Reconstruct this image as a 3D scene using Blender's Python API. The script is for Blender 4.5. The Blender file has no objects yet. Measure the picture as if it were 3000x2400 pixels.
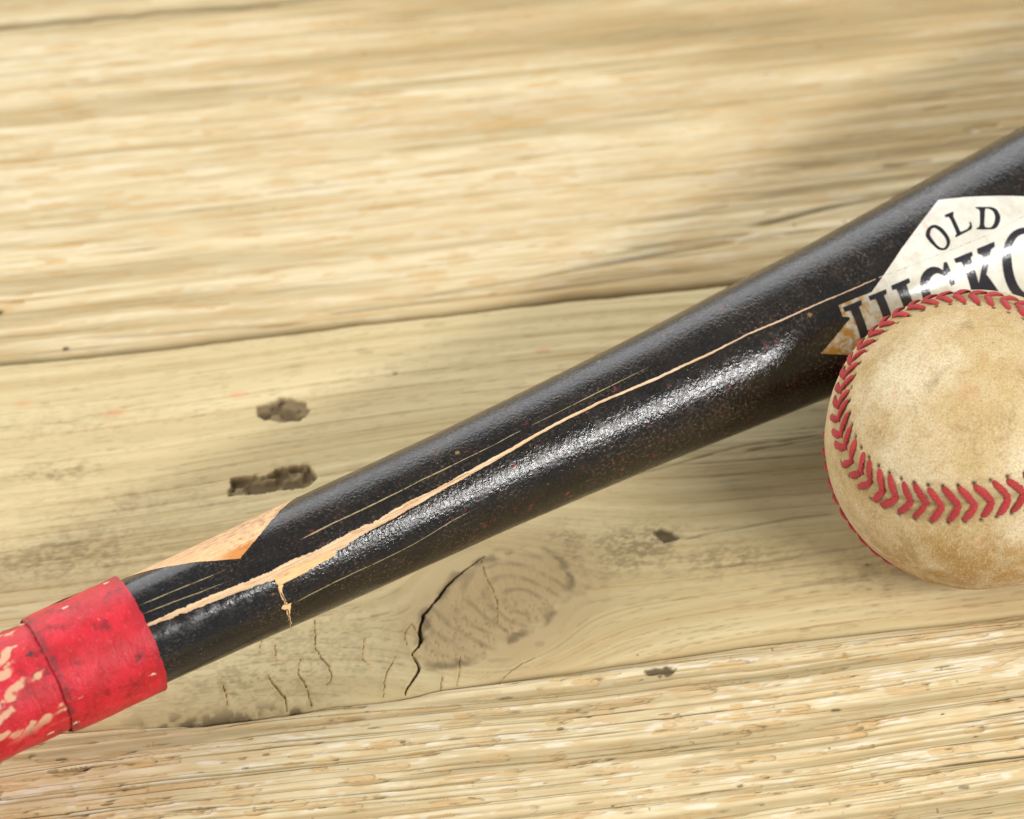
import bpy, bmesh, math, random
import numpy as np
from mathutils import Vector, Matrix

scene = bpy.context.scene
COL = scene.collection
MM = 0.001

# ------------------------------------------------------------------ camera
ELEV, DIST = math.radians(51.0), 0.800
cam_d = bpy.data.cameras.new('camera')
cam_d.sensor_width = 36.0
cam_d.lens = 36.0 * 9200.0 / 3000.0
cam_d.clip_start, cam_d.clip_end = 0.05, 50.0
cam = bpy.data.objects.new('camera', cam_d)
COL.objects.link(cam)
cam.location = (0, -DIST * math.cos(ELEV), DIST * math.sin(ELEV))
cam.rotation_euler = (math.pi / 2 - ELEV, 0, 0)
cam_d.dof.use_dof = True
cam_d.dof.focus_distance = 0.737
cam_d.dof.aperture_fstop = 12.0
scene.camera = cam

# ------------------------------------------------------------------ light
scene.view_settings.view_transform = 'Standard'
scene.view_settings.look = 'None'
scene.view_settings.exposure = 0.05
scene.view_settings.gamma = 1.0

world = bpy.data.worlds.new('World')
scene.world = world
world.use_nodes = True
bg = world.node_tree.nodes['Background']
bg.inputs[0].default_value = (1.0, 0.985, 0.96, 1)
bg.inputs[1].default_value = 0.50


def area_lamp(name, loc, target, sx, sy, power, color):
    d = bpy.data.lights.new(name, 'AREA')
    d.shape = 'RECTANGLE'
    d.size, d.size_y = sx, sy
    d.energy = power
    d.color = color
    o = bpy.data.objects.new(name, d)
    COL.objects.link(o)
    o.location = loc
    o.rotation_euler = (Vector(target) - Vector(loc)).to_track_quat('-Z', 'Y').to_euler()
    return o


area_lamp('window_light', (0.67, -0.545, 0.63), (0.02, -0.03, 0.03), 0.36, 0.085, 8.2, (1.0, 0.985, 0.96))
area_lamp('far_window_light', (-0.35, 1.55, 0.62), (0, 0.0, 0.0), 2.4, 1.1, 22.0, (0.95, 0.97, 1.0))
area_lamp('side_fill_light', (-1.35, -0.05, 1.05), (0, 0, 0), 1.3, 1.3, 18.0, (1.0, 0.985, 0.955))  # added fill lamp, brightens the left side without reflecting in the bat

# ------------------------------------------------------------------ numpy noise
_tab = np.random.default_rng(7).random((8, 256, 256))


def vnoise(x, y, seed=0):
    x = np.asarray(x, float) + 37.13 * (seed + 1)
    y = np.asarray(y, float) + 91.7 * (seed + 1)
    x, y = np.broadcast_arrays(x, y)
    xi, yi = np.floor(x).astype(np.int64), np.floor(y).astype(np.int64)
    fx, fy = x - xi, y - yi
    fx, fy = fx * fx * fx * (fx * (fx * 6 - 15) + 10), fy * fy * fy * (fy * (fy * 6 - 15) + 10)
    T = _tab[seed % 8]
    a, b = T[xi & 255, yi & 255], T[(xi + 1) & 255, yi & 255]
    c, d = T[xi & 255, (yi + 1) & 255], T[(xi + 1) & 255, (yi + 1) & 255]
    return (a * (1 - fx) + b * fx) * (1 - fy) + (c * (1 - fx) + d * fx) * fy


def fbm(x, y, seed=0, octs=3):
    t, amp, tot = 0.0, 1.0, 0.0
    for k in range(octs):
        t = t + amp * vnoise(x * 2 ** k, y * 2 ** k, seed + k)
        tot += amp
        amp *= 0.5
    return t / tot


def sstep(a, b, x):
    t = np.clip((x - a) / (b - a), 0, 1)
    return t * t * (3 - 2 * t)


# ------------------------------------------------------------------ object helpers
def thing(name, label, cat, loc=(0, 0, 0), group=None):
    o = bpy.data.objects.new(name, None)
    o.empty_display_size = 0.02
    COL.objects.link(o)
    o.location = loc
    o['label'] = label
    o['category'] = cat
    if group:
        o['group'] = group
    return o


def link(name, mesh, mat, parent=None, label=None):
    o = bpy.data.objects.new(name, mesh)
    if mat is not None and len(mesh.materials) == 0:
        mesh.materials.append(mat)
    COL.objects.link(o)
    if parent is not None:
        o.parent = parent
        o.matrix_parent_inverse = Matrix.Translation(-parent.location)
    if label:
        o['label'] = label
    return o


def np_mesh(name, verts, quads, attrs=None, smooth=True):
    me = bpy.data.meshes.new(name)
    nv, nf, k = len(verts), len(quads), quads.shape[1]
    me.vertices.add(nv)
    me.vertices.foreach_set('co', np.ascontiguousarray(verts, dtype=np.float32).ravel())
    me.loops.add(nf * k)
    me.loops.foreach_set('vertex_index', np.ascontiguousarray(quads, dtype=np.int32).ravel())
    me.polygons.add(nf)
    me.polygons.foreach_set('loop_start', np.arange(0, nf * k, k, dtype=np.int32))
    if smooth:
        me.polygons.foreach_set('use_smooth', np.ones(nf, bool))
    me.update(calc_edges=True)
    for n, v in (attrs or {}).items():
        v = np.asarray(v, dtype=np.float32)
        if v.ndim == 2:
            at = me.attributes.new(n, 'FLOAT_VECTOR', 'POINT')
            at.data.foreach_set('vector', np.ascontiguousarray(v).ravel())
        else:
            at = me.attributes.new(n, 'FLOAT', 'POINT')
            at.data.foreach_set('value', v)
    me.validate()
    return me


def grid_quads(nr, nc):
    i = np.arange(nr - 1)[:, None] * nc + np.arange(nc - 1)[None, :]
    i = i.ravel()
    return np.stack([i, i + 1, i + nc + 1, i + nc], 1)


# ------------------------------------------------------------------ node helpers
def lin(r, g, b):
    f = lambda c: (c / 255 / 12.92) if c / 255 <= 0.04045 else ((c / 255 + 0.055) / 1.055) ** 2.4
    return (f(r), f(g), f(b), 1)


class NT:
    def __init__(self, name):
        self.mat = bpy.data.materials.new(name)
        self.mat.use_nodes = True
        self.t = self.mat.node_tree
        self.bsdf = self.t.nodes['Principled BSDF']

    def n(self, kind, **kw):
        nd = self.t.nodes.new(kind)
        for k, v in kw.items():
            setattr(nd, k, v)
        return nd

    def put(self, sock, v):
        if isinstance(v, bpy.types.NodeSocket):
            self.t.links.new(v, sock)
        else:
            sock.default_value = v

    def attr(self, name, vec=False):
        nd = self.n('ShaderNodeAttribute', attribute_name=name)
        return nd.outputs['Vector'] if vec else nd.outputs['Fac']

    def obj(self):
        return self.n('ShaderNodeTexCoord').outputs['Object']

    def map(self, v, scale=(1, 1, 1), loc=(0, 0, 0)):
        nd = self.n('ShaderNodeMapping')
        self.put(nd.inputs['Vector'], v)
        nd.inputs['Scale'].default_value = scale
        nd.inputs['Location'].default_value = loc
        return nd.outputs[0]

    def noise(self, v, scale=1.0, detail=3, rough=0.55, dist=0.0):
        nd = self.n('ShaderNodeTexNoise')
        self.put(nd.inputs['Vector'], v)
        nd.inputs['Scale'].default_value = scale
        nd.inputs['Detail'].default_value = detail
        nd.inputs['Roughness'].default_value = rough
        nd.inputs['Distortion'].default_value = dist
        return nd.outputs['Fac']

    def vor(self, v, scale=1.0, feature='F1', rnd=1.0):
        nd = self.n('ShaderNodeTexVoronoi', feature=feature)
        self.put(nd.inputs['Vector'], v)
        nd.inputs['Scale'].default_value = scale
        nd.inputs['Randomness'].default_value = rnd
        return nd

    def ramp(self, v, a, b, lo=0.0, hi=1.0):
        nd = self.n('ShaderNodeMapRange', interpolation_type='SMOOTHSTEP')
        self.put(nd.inputs['Value'], v)
        nd.inputs['From Min'].default_value = a
        nd.inputs['From Max'].default_value = b
        nd.inputs['To Min'].default_value = lo
        nd.inputs['To Max'].default_value = hi
        return nd.outputs[0]

    def m(self, op, a, b=None):
        nd = self.n('ShaderNodeMath', operation=op)
        self.put(nd.inputs[0], a)
        if b is not None:
            self.put(nd.inputs[1], b)
        return nd.outputs[0]

    def mix(self, f, a, b, mode='MIX'):
        nd = self.n('ShaderNodeMix', data_type='RGBA', blend_type=mode)
        nd.clamp_factor = True
        self.put(nd.inputs[0], f)
        self.put(nd.inputs[6], a)
        self.put(nd.inputs[7], b)
        return nd.outputs[2]

    def sep(self, v):
        nd = self.n('ShaderNodeSeparateXYZ')
        self.put(nd.inputs[0], v)
        return nd.outputs

    def bump(self, h, strength=1.0, dist=0.001, normal=None):
        nd = self.n('ShaderNodeBump')
        self.put(nd.inputs['Height'], h)
        nd.inputs['Strength'].default_value = strength
        nd.inputs['Distance'].default_value = dist
        if normal is not None:
            self.put(nd.inputs['Normal'], normal)
        return nd.outputs[0]

    def out(self, color=None, rough=0.6, spec=0.5, normal=None, **kw):
        b = self.bsdf
        if color is not None:
            self.put(b.inputs['Base Color'], color)
        self.put(b.inputs['Roughness'], rough)
        self.put(b.inputs['Specular IOR Level'], spec)
        if normal is not None:
            self.put(b.inputs['Normal'], normal)
        for k, v in kw.items():
            self.put(b.inputs[k], v)
        return self.mat


# ------------------------------------------------------------------ materials
def mat_plank(name, dark, light, tanc, whitec, grimec, fibre=0.25):
    t = NT(name)
    uv = t.attr('uv', True)
    f1 = t.noise(t.map(uv, (0.10, 2.6, 1)), 1.0, 4, 0.65)
    f2 = t.noise(t.map(uv, (0.45, 3.2, 1)), 1.0, 3, 0.6)
    f3 = t.noise(t.map(uv, (0.035, 0.22, 1)), 1.0, 3, 0.6)
    f4 = t.noise(t.map(uv, (0.22, 6.5, 1), (3, 1, 0)), 1.0, 3, 0.65)
    tone = t.m('ADD', t.attr('tone'), t.m('MULTIPLY', t.m('SUBTRACT', f1, 0.5), fibre * 2.0))
    tone = t.m('ADD', tone, t.m('MULTIPLY', t.m('SUBTRACT', f2, 0.5), fibre * 1.2))
    c = t.mix(tone, lin(*dark), lin(*light))
    c = t.mix(t.ramp(f3, 0.48, 0.72, 0, 0.32), c, lin(*tanc))
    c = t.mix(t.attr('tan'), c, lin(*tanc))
    c = t.mix(t.attr('white'), c, lin(*whitec))
    c = t.mix(t.attr('knot'), c, t.mix(t.noise(t.map(uv, (0.9, 0.55, 1)), 1.0, 5, 0.7), lin(136, 106, 70), lin(202, 176, 132)))
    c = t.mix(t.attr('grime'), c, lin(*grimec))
    c = t.mix(t.attr('dark'), c, lin(62, 50, 32))
    c = t.mix(t.attr('stain'), c, lin(214, 120, 84))
    c = t.mix(t.ramp(f4, 0.52, 0.66, 0, 0.70), c, lin(*grimec))
    c = t.mix(t.ramp(f4, 0.44, 0.30, 0, 0.40), c, lin(*whitec))
    grit = t.noise(t.map(uv, (2.2, 3.0, 1)), 1.0, 3, 0.7)
    c = t.mix(t.ramp(grit, 0.60, 0.78, 0, 0.22), c, lin(*grimec))
    h = t.m('ADD', f1, t.m('MULTIPLY', f2, 0.8))
    h = t.m('ADD', h, t.m('MULTIPLY', grit, 0.5))
    h = t.m('SUBTRACT', h, t.m('MULTIPLY', f4, 0.9))
    nrm = t.bump(h, 0.75, 0.00030)
    return t.out(c, 0.78, 0.25, nrm)


M_rough = mat_plank('weathered_wood', (184, 160, 112), (226, 211, 174), (202, 166, 112), (232, 223, 204), (146, 130, 94), 0.42)
M_smooth = mat_plank('smooth_wood', (178, 157, 110), (219, 203, 160), (196, 164, 112), (236, 226, 202), (132, 115, 84), 0.40)


def mat_base():
    t = NT('underside_wood')
    v = t.map(t.obj(), (20, 300, 20))
    c = t.mix(t.noise(v, 1.0), lin(60, 50, 34), lin(96, 82, 56))
    return t.out(c, 0.9, 0.1)


def mat_lacquer():
    t = NT('black_lacquer')
    st = t.attr('st', True)
    s = t.sep(st)[0]
    # crackled pebble relief that fades out near the taped handle
    w = t.map(st, (0.9, 0.62, 1))
    warp = t.n('ShaderNodeVectorMath', operation='ADD')
    nz = t.n('ShaderNodeTexNoise')
    t.put(nz.inputs['Vector'], st)
    nz.inputs['Scale'].default_value = 1.1
    nz.inputs['Detail'].default_value = 3
    t.put(warp.inputs[0], w)
    sc = t.n('ShaderNodeVectorMath', operation='SCALE')
    t.put(sc.inputs[0], nz.outputs['Color'])
    sc.inputs['Scale'].default_value = 1.0
    t.put(warp.inputs[1], sc.outputs[0])
    pv = t.vor(warp.outputs[0], 1.7, 'SMOOTH_F1')
    peb = t.ramp(pv.outputs['Distance'], 0.05, 0.75, 1.0, 0.0)
    fine = t.noise(st, 3.2, 3, 0.6)
    big = t.noise(st, 0.35, 2, 0.5)
    grain = t.noise(t.map(st, (0.10, 1.6, 1)), 1.0, 4, 0.6)
    pz = t.ramp(t.noise(t.map(st, (1, 1, 1), (5, 8, 1)), 0.11, 3, 0.6), 0.34, 0.60, 0.55, 1.0)
    h = t.m('ADD', t.m('MULTIPLY', t.m('MULTIPLY', peb, 0.95), pz), t.m('MULTIPLY', fine, 0.50))
    h = t.m('ADD', h, t.m('MULTIPLY', grain, 0.35))
    h = t.m('MULTIPLY', h, t.ramp(s, 8.0, 60.0, 0.10, 1.0))
    h = t.m('ADD', h, t.m('MULTIPLY', big, 0.5))
    nrm = t.bump(h, 0.55, 0.00012)
    # colour: worn black with brown cast, dust and paint specks
    base = t.mix(t.ramp(t.noise(st, 0.16, 4, 0.6), 0.35, 0.7), lin(9, 8, 8), lin(29, 23, 19))
    base = t.mix(t.ramp(s, 0.0, 45.0, 1.0, 0.0), base, lin(13, 15, 20))
    dn = t.noise(st, 1.1, 6, 0.8)
    zone = t.ramp(t.noise(st, 0.07, 2, 0.5), 0.40, 0.62)
    base = t.mix(t.m('MULTIPLY', t.ramp(dn, 0.50, 0.68), t.m('ADD', t.m('MULTIPLY', zone, 0.42), 0.14)), base, lin(134, 112, 86))
    # red paint specks
    rv = t.vor(st, 0.26)
    rsz = t.m('ADD', rv.outputs['Distance'], t.m('MULTIPLY', t.m('SUBTRACT', t.noise(st, 1.8, 4, 0.7), 0.5), 0.7))
    rc = t.sep(rv.outputs['Color'])
    rm = t.m('MULTIPLY', t.ramp(rsz, 0.08, 0.19, 1, 0), t.m('GREATER_THAN', rc[0], 0.32))
    rm = t.m('MULTIPLY', rm, t.ramp(s, 30, 60))
    rm = t.m('MULTIPLY', rm, t.ramp(s, 150, 190, 1, 0))
    base = t.mix(t.m('MULTIPLY', rm, t.ramp(rc[1], 0, 1, 0.2, 0.75)), base, lin(134, 48, 50))
    # pale crumbs
    for scale, thr, colr in ((0.62, 0.60, (176, 154, 120)), (0.13, 0.80, (180, 140, 80))):
        bv = t.vor(t.map(st, (1, 1, 1), (31 * scale, 7, 0)), scale)
        bm = t.m('MULTIPLY', t.ramp(t.m('ADD', bv.outputs['Distance'], t.m('MULTIPLY', t.m('SUBTRACT', t.noise(st, 3.0, 3), 0.5), 0.2)), 0.04, 0.10, 1, 0), t.m('GREATER_THAN', t.sep(bv.outputs['Color'])[1], thr))
        base = t.mix(t.m('MULTIPLY', bm, 0.6), base, lin(*colr))
    rough = t.m('ADD', 0.09, t.m('MULTIPLY', t.ramp(t.noise(st, 0.30, 5, 0.75), 0.35, 0.72), 0.26))
    scr = t.noise(t.map(st, (1.2, 0.10, 1), (2, 2, 0)), 1.0, 4, 0.7)
    base = t.mix(t.ramp(scr, 0.64, 0.74, 0, 0.20), base, lin(120, 104, 88))
    return t.out(base, rough, 0.5, nrm)


def mat_bare(name, a, b, pink):
    t = NT(name)
    st = t.attr('st', True)
    f = t.noise(t.map(st, (0.16, 3.0, 1)), 1.0, 4, 0.6)
    f2 = t.noise(t.map(st, (0.05, 0.8, 1)), 1.0, 3, 0.6)
    c = t.mix(t.ramp(f, 0.3, 0.7), lin(*a), lin(*b))
    c = t.mix(t.ramp(f2, 0.5, 0.75, 0, 0.4), c, lin(*pink))
    nrm = t.bump(f, 0.7, 0.00025)
    return t, st, c, nrm


def mat_split():
    t, st, c, nrm = mat_bare('split_wood', (212, 172, 128), (242, 214, 176), (226, 190, 160))
    s = t.sep(st)[0]
    c = t.mix(t.ramp(s, 110, 190, 0, 0.55), c, lin(188, 164, 146))
    return t.out(c, 0.75, 0.2, nrm)


def mat_patch():
    t, st, c, nrm = mat_bare('bare_handle_wood', (212, 156, 98), (248, 214, 164), (232, 176, 140))
    x = t.sep(st)
    yel = t.m('MULTIPLY', t.ramp(x[0], 19, 26), t.ramp(t.m('ADD', x[1], t.m('MULTIPLY', t.noise(st, 0.5, 3), 3.0)), -1.2, 0.6))
    c = t.mix(t.m('MULTIPLY', yel, 0.8), c, lin(206, 122, 8))
    dirt = t.m('MULTIPLY', t.ramp(t.noise(st, 0.55, 4, 0.7), 0.45, 0.66), t.ramp(x[0], 14, 32))
    c = t.mix(t.m('MULTIPLY', dirt, 0.5), c, lin(120, 70, 58))
    far = t.ramp(x[1], -5.0, -9.0)
    c = t.mix(t.m('MULTIPLY', far, t.ramp(t.noise(t.map(st, (0.3, 1.5, 1)), 1.0), 0.40, 0.65, 0.0, 0.5)), c, lin(150, 104, 92))
    c = t.mix(t.ramp(t.noise(t.map(st, (0.3, 1.0, 1), (9, 4, 0)), 1.0, 4, 0.7), 0.66, 0.72, 0, 0.7), c, lin(176, 40, 40))
    return t.out(c, 0.5, 0.4, nrm)


def mat_hair(name, col):
    t = NT(name)
    st = t.attr('st', True)
    c = t.mix(t.ramp(t.noise(st, 0.8, 3, 0.6), 0.30, 0.52), lin(86, 74, 56), lin(*col))
    return t.out(c, 0.8, 0.2)


def mat_tape(name, zebra):
    t = NT(name)
    st = t.attr('st', True)
    x = t.sep(st)
    cloth = t.noise(t.map(st, (0.9, 0.5, 1)), 1.0, 5, 0.7)
    big = t.noise(st, 0.13, 4, 0.65)
    c = t.mix(t.ramp(big, 0.35, 0.65), lin(186, 6, 24), lin(214, 24, 46))
    c = t.mix(t.ramp(cloth, 0.54, 0.74, 0, 0.42), c, lin(228, 110, 124))
    c = t.mix(t.m('MULTIPLY', t.ramp(t.noise(t.map(st, (1, 1, 1), (4, 9, 2)), 0.2, 5, 0.7), 0.52, 0.70), 0.75), c, lin(112, 16, 26))
    c = t.mix(t.ramp(t.noise(t.map(st, (1, 1, 1), (14, 9, 2)), 0.35, 5, 0.75), 0.60, 0.72, 0, 0.55), c, lin(84, 56, 54))
    if zebra:
        rot = t.n('ShaderNodeMapping')
        t.put(rot.inputs['Vector'], st)
        rot.inputs['Rotation'].default_value = (0, 0, 0.45)
        wz = t.n('ShaderNodeVectorMath', operation='ADD')
        t.put(wz.inputs[0], t.map(rot.outputs[0], (0.085, 0.26, 1), (0.3, 0.1, 0)))
        nz = t.n('ShaderNodeTexNoise')
        t.put(nz.inputs['Vector'], st)
        nz.inputs['Scale'].default_value = 0.16
        nz.inputs['Detail'].default_value = 2
        wsc = t.n('ShaderNodeVectorMath', operation='SCALE')
        t.put(wsc.inputs[0], nz.outputs['Color'])
        wsc.inputs['Scale'].default_value = 2.0
        t.put(wz.inputs[1], wsc.outputs[0])
        zv = t.vor(wz.outputs[0], 1.0)
        zd = t.m('ADD', zv.outputs['Distance'], t.m('MULTIPLY', t.m('SUBTRACT', cloth, 0.5), 0.35))
        zm = t.m('MULTIPLY', t.ramp(zd, 0.34, 0.52, 1, 0), t.m('GREATER_THAN', t.sep(zv.outputs['Color'])[0], 0.22))
        zm = t.m('MULTIPLY', zm, t.ramp(x[1], 21.0, 27.0, 1.0, 0.0))
        c = t.mix(t.m('MULTIPLY', zm, 0.75), c, lin(226, 190, 150))
        dk = t.vor(t.map(st, (1, 1, 1), (2.1, 0.7, 0)), 0.16)
        c = t.mix(t.m('MULTIPLY', t.ramp(t.m('ADD', dk.outputs['Distance'], t.m('MULTIPLY', t.noise(st, 1.2, 3), 0.4)), 0.30, 0.40, 1, 0), 0.85), c, lin(44, 36, 38))
    else:
        fold = t.ramp(x[0], -21.2, -23.0, 0, 0.75)
        c = t.mix(t.m('MULTIPLY', fold, t.ramp(cloth, 0.40, 0.58)), c, lin(92, 40, 42))
        rim = t.ramp(x[0], -2.5, 0.0, 0, 0.5)
        c = t.mix(t.m('MULTIPLY', rim, t.ramp(cloth, 0.35, 0.6)), c, lin(130, 30, 44))
    wv = t.vor(t.map(st, (0.62, 1.0, 1), (0, 3, 0)), 0.24)
    wm = t.m('MULTIPLY', t.ramp(t.m('ADD', wv.outputs['Distance'], t.m('MULTIPLY', t.m('SUBTRACT', t.noise(st, 1.4, 4, 0.7), 0.5), 0.5)), 0.08, 0.15, 1, 0),
             t.m('GREATER_THAN', t.sep(wv.outputs['Color'])[0], 0.35))
    c = t.mix(t.m('MULTIPLY', wm, 0.85), c, lin(238, 214, 190))
    h = t.m('ADD', cloth, t.m('MULTIPLY', t.noise(st, 3.0, 3, 0.6), 0.6))
    h = t.m('ADD', h, t.m('MULTIPLY', t.noise(t.map(st, (0.5, 0.12, 1)), 1.0, 3, 0.6, 0.8), 1.6))
    nrm = t.bump(h, 0.7, 0.00028)
    return t.out(c, 0.40, 0.5, nrm)


def mat_label():
    t = NT('label_white')
    st = t.attr('st', True)
    x = t.sep(st)
    c = t.mix(t.ramp(t.noise(st, 0.2, 3), 0.35, 0.7), lin(226, 223, 212), lin(208, 205, 190))
    age = t.ramp(x[0], 183, 202, 1, 0)
    ym = t.ramp(t.m('ADD', t.noise(st, 0.42, 5, 0.7), t.m('MULTIPLY', age, 0.14)), 0.50, 0.72)
    c = t.mix(t.m('MULTIPLY', ym, t.ramp(x[0], 182, 212, 0.95, 0.25)), c, lin(188, 134, 26))
    c = t.mix(t.m('MULTIPLY', t.ramp(t.noise(t.map(st, (1, 1, 1), (5, 0, 0)), 0.5, 5, 0.7), 0.56, 0.68), t.ramp(x[0], 184, 204, 0.9, 0)), c, lin(128, 74, 14))
    pk = t.m('MULTIPLY', t.ramp(t.noise(t.map(st, (1, 1, 1), (0, 8, 0)), 0.33, 4, 0.6), 0.50, 0.66), t.ramp(x[1], 1.0, 6.0, 1, 0))
    c = t.mix(t.m('MULTIPLY', pk, t.ramp(x[0], 226, 214, 0, 0.4)), c, lin(226, 150, 150))
    nrm = t.bump(t.noise(st, 0.5, 2), 0.3, 0.0001)
    return t.out(c, t.ramp(t.noise(st, 0.5, 4), 0.3, 0.7, 0.12, 0.26), 0.5, nrm)


def mat_ink():
    t = NT('label_ink')
    st = t.attr('st', True)
    c = t.mix(t.noise(st, 1.2, 4, 0.7), lin(18, 17, 22), lin(46, 44, 52))
    return t.out(c, t.m('ADD', 0.10, t.m('MULTIPLY', t.noise(st, 2.0, 3), 0.12)), 0.5, t.bump(t.noise(st, 1.6, 3), 0.4, 0.0001))


def mat_leather():
    t = NT('worn_leather')
    v = t.obj()
    big = t.noise(v, 45, 4, 0.6)
    mid = t.noise(v, 190, 5, 0.7)
    fine = t.noise(v, 1900, 4, 0.75)
    nap = t.noise(t.map(v, (1, 1, 0.35)), 2600, 3, 0.7)
    c = t.mix(t.ramp(big, 0.34, 0.66), lin(196, 170, 120), lin(224, 209, 174))
    c = t.mix(t.ramp(mid, 0.46, 0.74, 0, 0.55), c, lin(176, 138, 78))
    c = t.mix(t.ramp(t.noise(t.map(v, (1, 1, 1), (1, 7, 3)), 75, 6, 0.75), 0.50, 0.66, 0, 0.52), c, lin(162, 132, 86))
    c = t.mix(t.ramp(t.noise(t.map(v, (1, 1, 1), (3, 1, 2)), 120, 5, 0.75), 0.54, 0.74, 0, 0.55), c, lin(132, 112, 82))
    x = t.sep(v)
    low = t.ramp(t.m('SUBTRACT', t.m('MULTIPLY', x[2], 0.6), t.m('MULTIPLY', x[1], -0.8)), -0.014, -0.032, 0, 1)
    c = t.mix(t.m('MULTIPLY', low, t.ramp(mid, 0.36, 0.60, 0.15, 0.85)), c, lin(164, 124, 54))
    c = t.mix(t.ramp(fine, 0.44, 0.66, 0, 0.50), c, lin(150, 116, 66))
    c = t.mix(t.ramp(nap, 0.50, 0.66, 0, 0.34), c, lin(236, 220, 186))
    for rz, ofs in ((0.7, 1.0), (-0.5, 6.0), (1.9, 11.0)):
        mp = t.n('ShaderNodeMapping')
        t.put(mp.inputs['Vector'], v)
        mp.inputs['Rotation'].default_value = (rz * 0.6, rz, rz * 1.3)
        mp.inputs['Scale'].default_value = (70, 900, 900)
        mp.inputs['Location'].default_value = (ofs, ofs, 0)
        c = t.mix(t.ramp(t.noise(mp.outputs[0], 1.0, 3, 0.6), 0.68, 0.76, 0, 0.35), c, lin(128, 100, 62))
    c = t.mix(t.m('MULTIPLY', t.attr('seam'), 0.65), c, lin(150, 126, 78))
    c = t.mix(t.attr('hole'), c, lin(34, 26, 18))
    pv = t.noise(t.map(v, (1, 1, 1), (8, 5, 1)), 60, 3, 0.6)
    c = t.mix(t.ramp(pv, 0.66, 0.76, 0, 0.3), c, lin(226, 160, 140))
    h = t.m('ADD', fine, t.m('MULTIPLY', nap, 0.8))
    h = t.m('ADD', h, t.m('MULTIPLY', mid, 1.0))
    nrm = t.bump(h, 0.6, 0.00022)
    return t.out(c, 0.85, 0.15, nrm, **{'Sheen Weight': 0.08})


def mat_thread():
    t = NT('red_thread')
    v = t.obj()
    tw = t.noise(t.map(v, (2600, 5200, 4000)), 1.0, 3, 0.7)
    c = t.mix(t.ramp(tw, 0.3, 0.7), lin(150, 38, 40), lin(206, 78, 76))
    oi = t.n('ShaderNodeObjectInfo').outputs['Random']
    c = t.mix(t.ramp(oi, 0.0, 1.0, 0.0, 0.38), c, lin(146, 44, 44))
    return t.out(c, 0.9, 0.1, t.bump(tw, 0.9, 0.0003), **{'Sheen Weight': 0.15})


# ------------------------------------------------------------------ tabletop (setting)
ANG = math.radians(8.3)
cu, su_ = math.cos(ANG), math.sin(ANG)


def to_uv(p):
    p = np.atleast_2d(np.asarray(p, float))
    return np.stack([p[:, 0] * cu + p[:, 1] * su_, -p[:, 0] * su_ + p[:, 1] * cu], 1)


base_me = bpy.data.meshes.new('tabletop')
bm = bmesh.new()
bmesh.ops.create_cube(bm, size=1.0)
for v in bm.verts:
    v.co = Vector((v.co.x * 0.80, v.co.y * 0.62, v.co.z * 0.02))
bmesh.ops.bevel(bm, geom=bm.edges[:], offset=0.002, segments=2, affect='EDGES')
bm.to_mesh(base_me)
bm.free()
tabletop = link('tabletop', base_me, mat_base())
tabletop.location = (0, 0.01, -0.046)
tabletop.rotation_euler = (0, 0, ANG)
tabletop['kind'] = 'structure'
bpy.context.view_layer.update()

J1 = to_uv([(-144.7, 139.4), (-111.5, 144.3), (-78.1, 148.2), (-64.7, 150.1)])
J2 = to_uv([(-132.1, 15.7), (-95.7, 20.1), (-55.9, 26.6), (-22.1, 31.9), (-8.9, 33.8), (15.9, 37.6), (44.9, 41.1), (59.2, 43.2), (120, 53.0)])
J3 = to_uv([(-106.2, -97.0), (-101.5, -96.7), (-87.1, -95.6), (-72.4, -94.7), (-61.6, -93.3), (-53.0, -91.8), (-43.9, -90.1), (-26.9, -88.0),
            (-16.2, -85.1), (-3.1, -82.7), (10.2, -80.4), (23.4, -78.0), (40.9, -75.0), (57.4, -72.2), (80.8, -69.0), (104.3, -66.0), (124.0, -62.9)])


def jline(J, wob, seed):
    return lambda u: np.interp(u, J[:, 0], J[:, 1]) + wob * (fbm(u * 0.12, 0 * u + 3.3, seed, 3) - 0.5)


j1, j2, j3 = jline(J1, 1.0, 1), jline(J2, 0.7, 2), jline(J3, 0.35, 3)
j4 = lambda u: j3(u) - 122.0 + 0.6 * (vnoise(u * 0.05, 0 * u, 4) - 0.5)
j0 = lambda u: j1(u) + 120.0

# features of the knotty plank, given as (x, y) in mm on the tabletop
KNOT_C = to_uv([(-5.0, -61.0)])[0]
HOLES = [to_uv([(-65.3, 1.2), (-62.9, 1.9), (-60.3, 2.7), (-59.4, 4.1), (-56.2, 3.9), (-55.2, 2.9), (-52.7, 2.9), (-52.2, 0.8), (-51.3, 0), (-52.4, -2.1), (-54.2, -3.5), (-58.1, -4.0), (-62.6, -3.1), (-64.6, -2.1)]),
         to_uv([(-70.4, -22.0), (-66.5, -21.2), (-61.7, -21.2), (-59.9, -20.4), (-59.3, -19.2), (-54.9, -18.0), (-51.1, -17.6), (-49.8, -19.2), (-48.7, -21.6), (-49.6, -23.6), (-52.1, -25.0), (-57.7, -25.6), (-61.5, -26.6), (-66.2, -27.2), (-70.6, -27.8), (-70.8, -26.4), (-70.2, -24.8)])]
KNOT = to_uv([(-21.5, -64.2), (-18.4, -58.5), (-14.1, -52.2), (-10.2, -49.1), (-6.2, -47.8), (-2.2, -46.0), (2.6, -44.6), (8.0, -44.6), (12.0, -46.9), (13.8, -50.5), (14.5, -54.0), (12.6, -58.5), (10.4, -62.0), (8.2, -65.5), (3.6, -68.6), (-0.7, -71.6), (-6.0, -75.9), (-10.6, -78.5), (-16.0, -78.9), (-20.9, -78.1), (-23.1, -75.1), (-22.1, -72.1), (-21.5, -67.3)])
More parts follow.
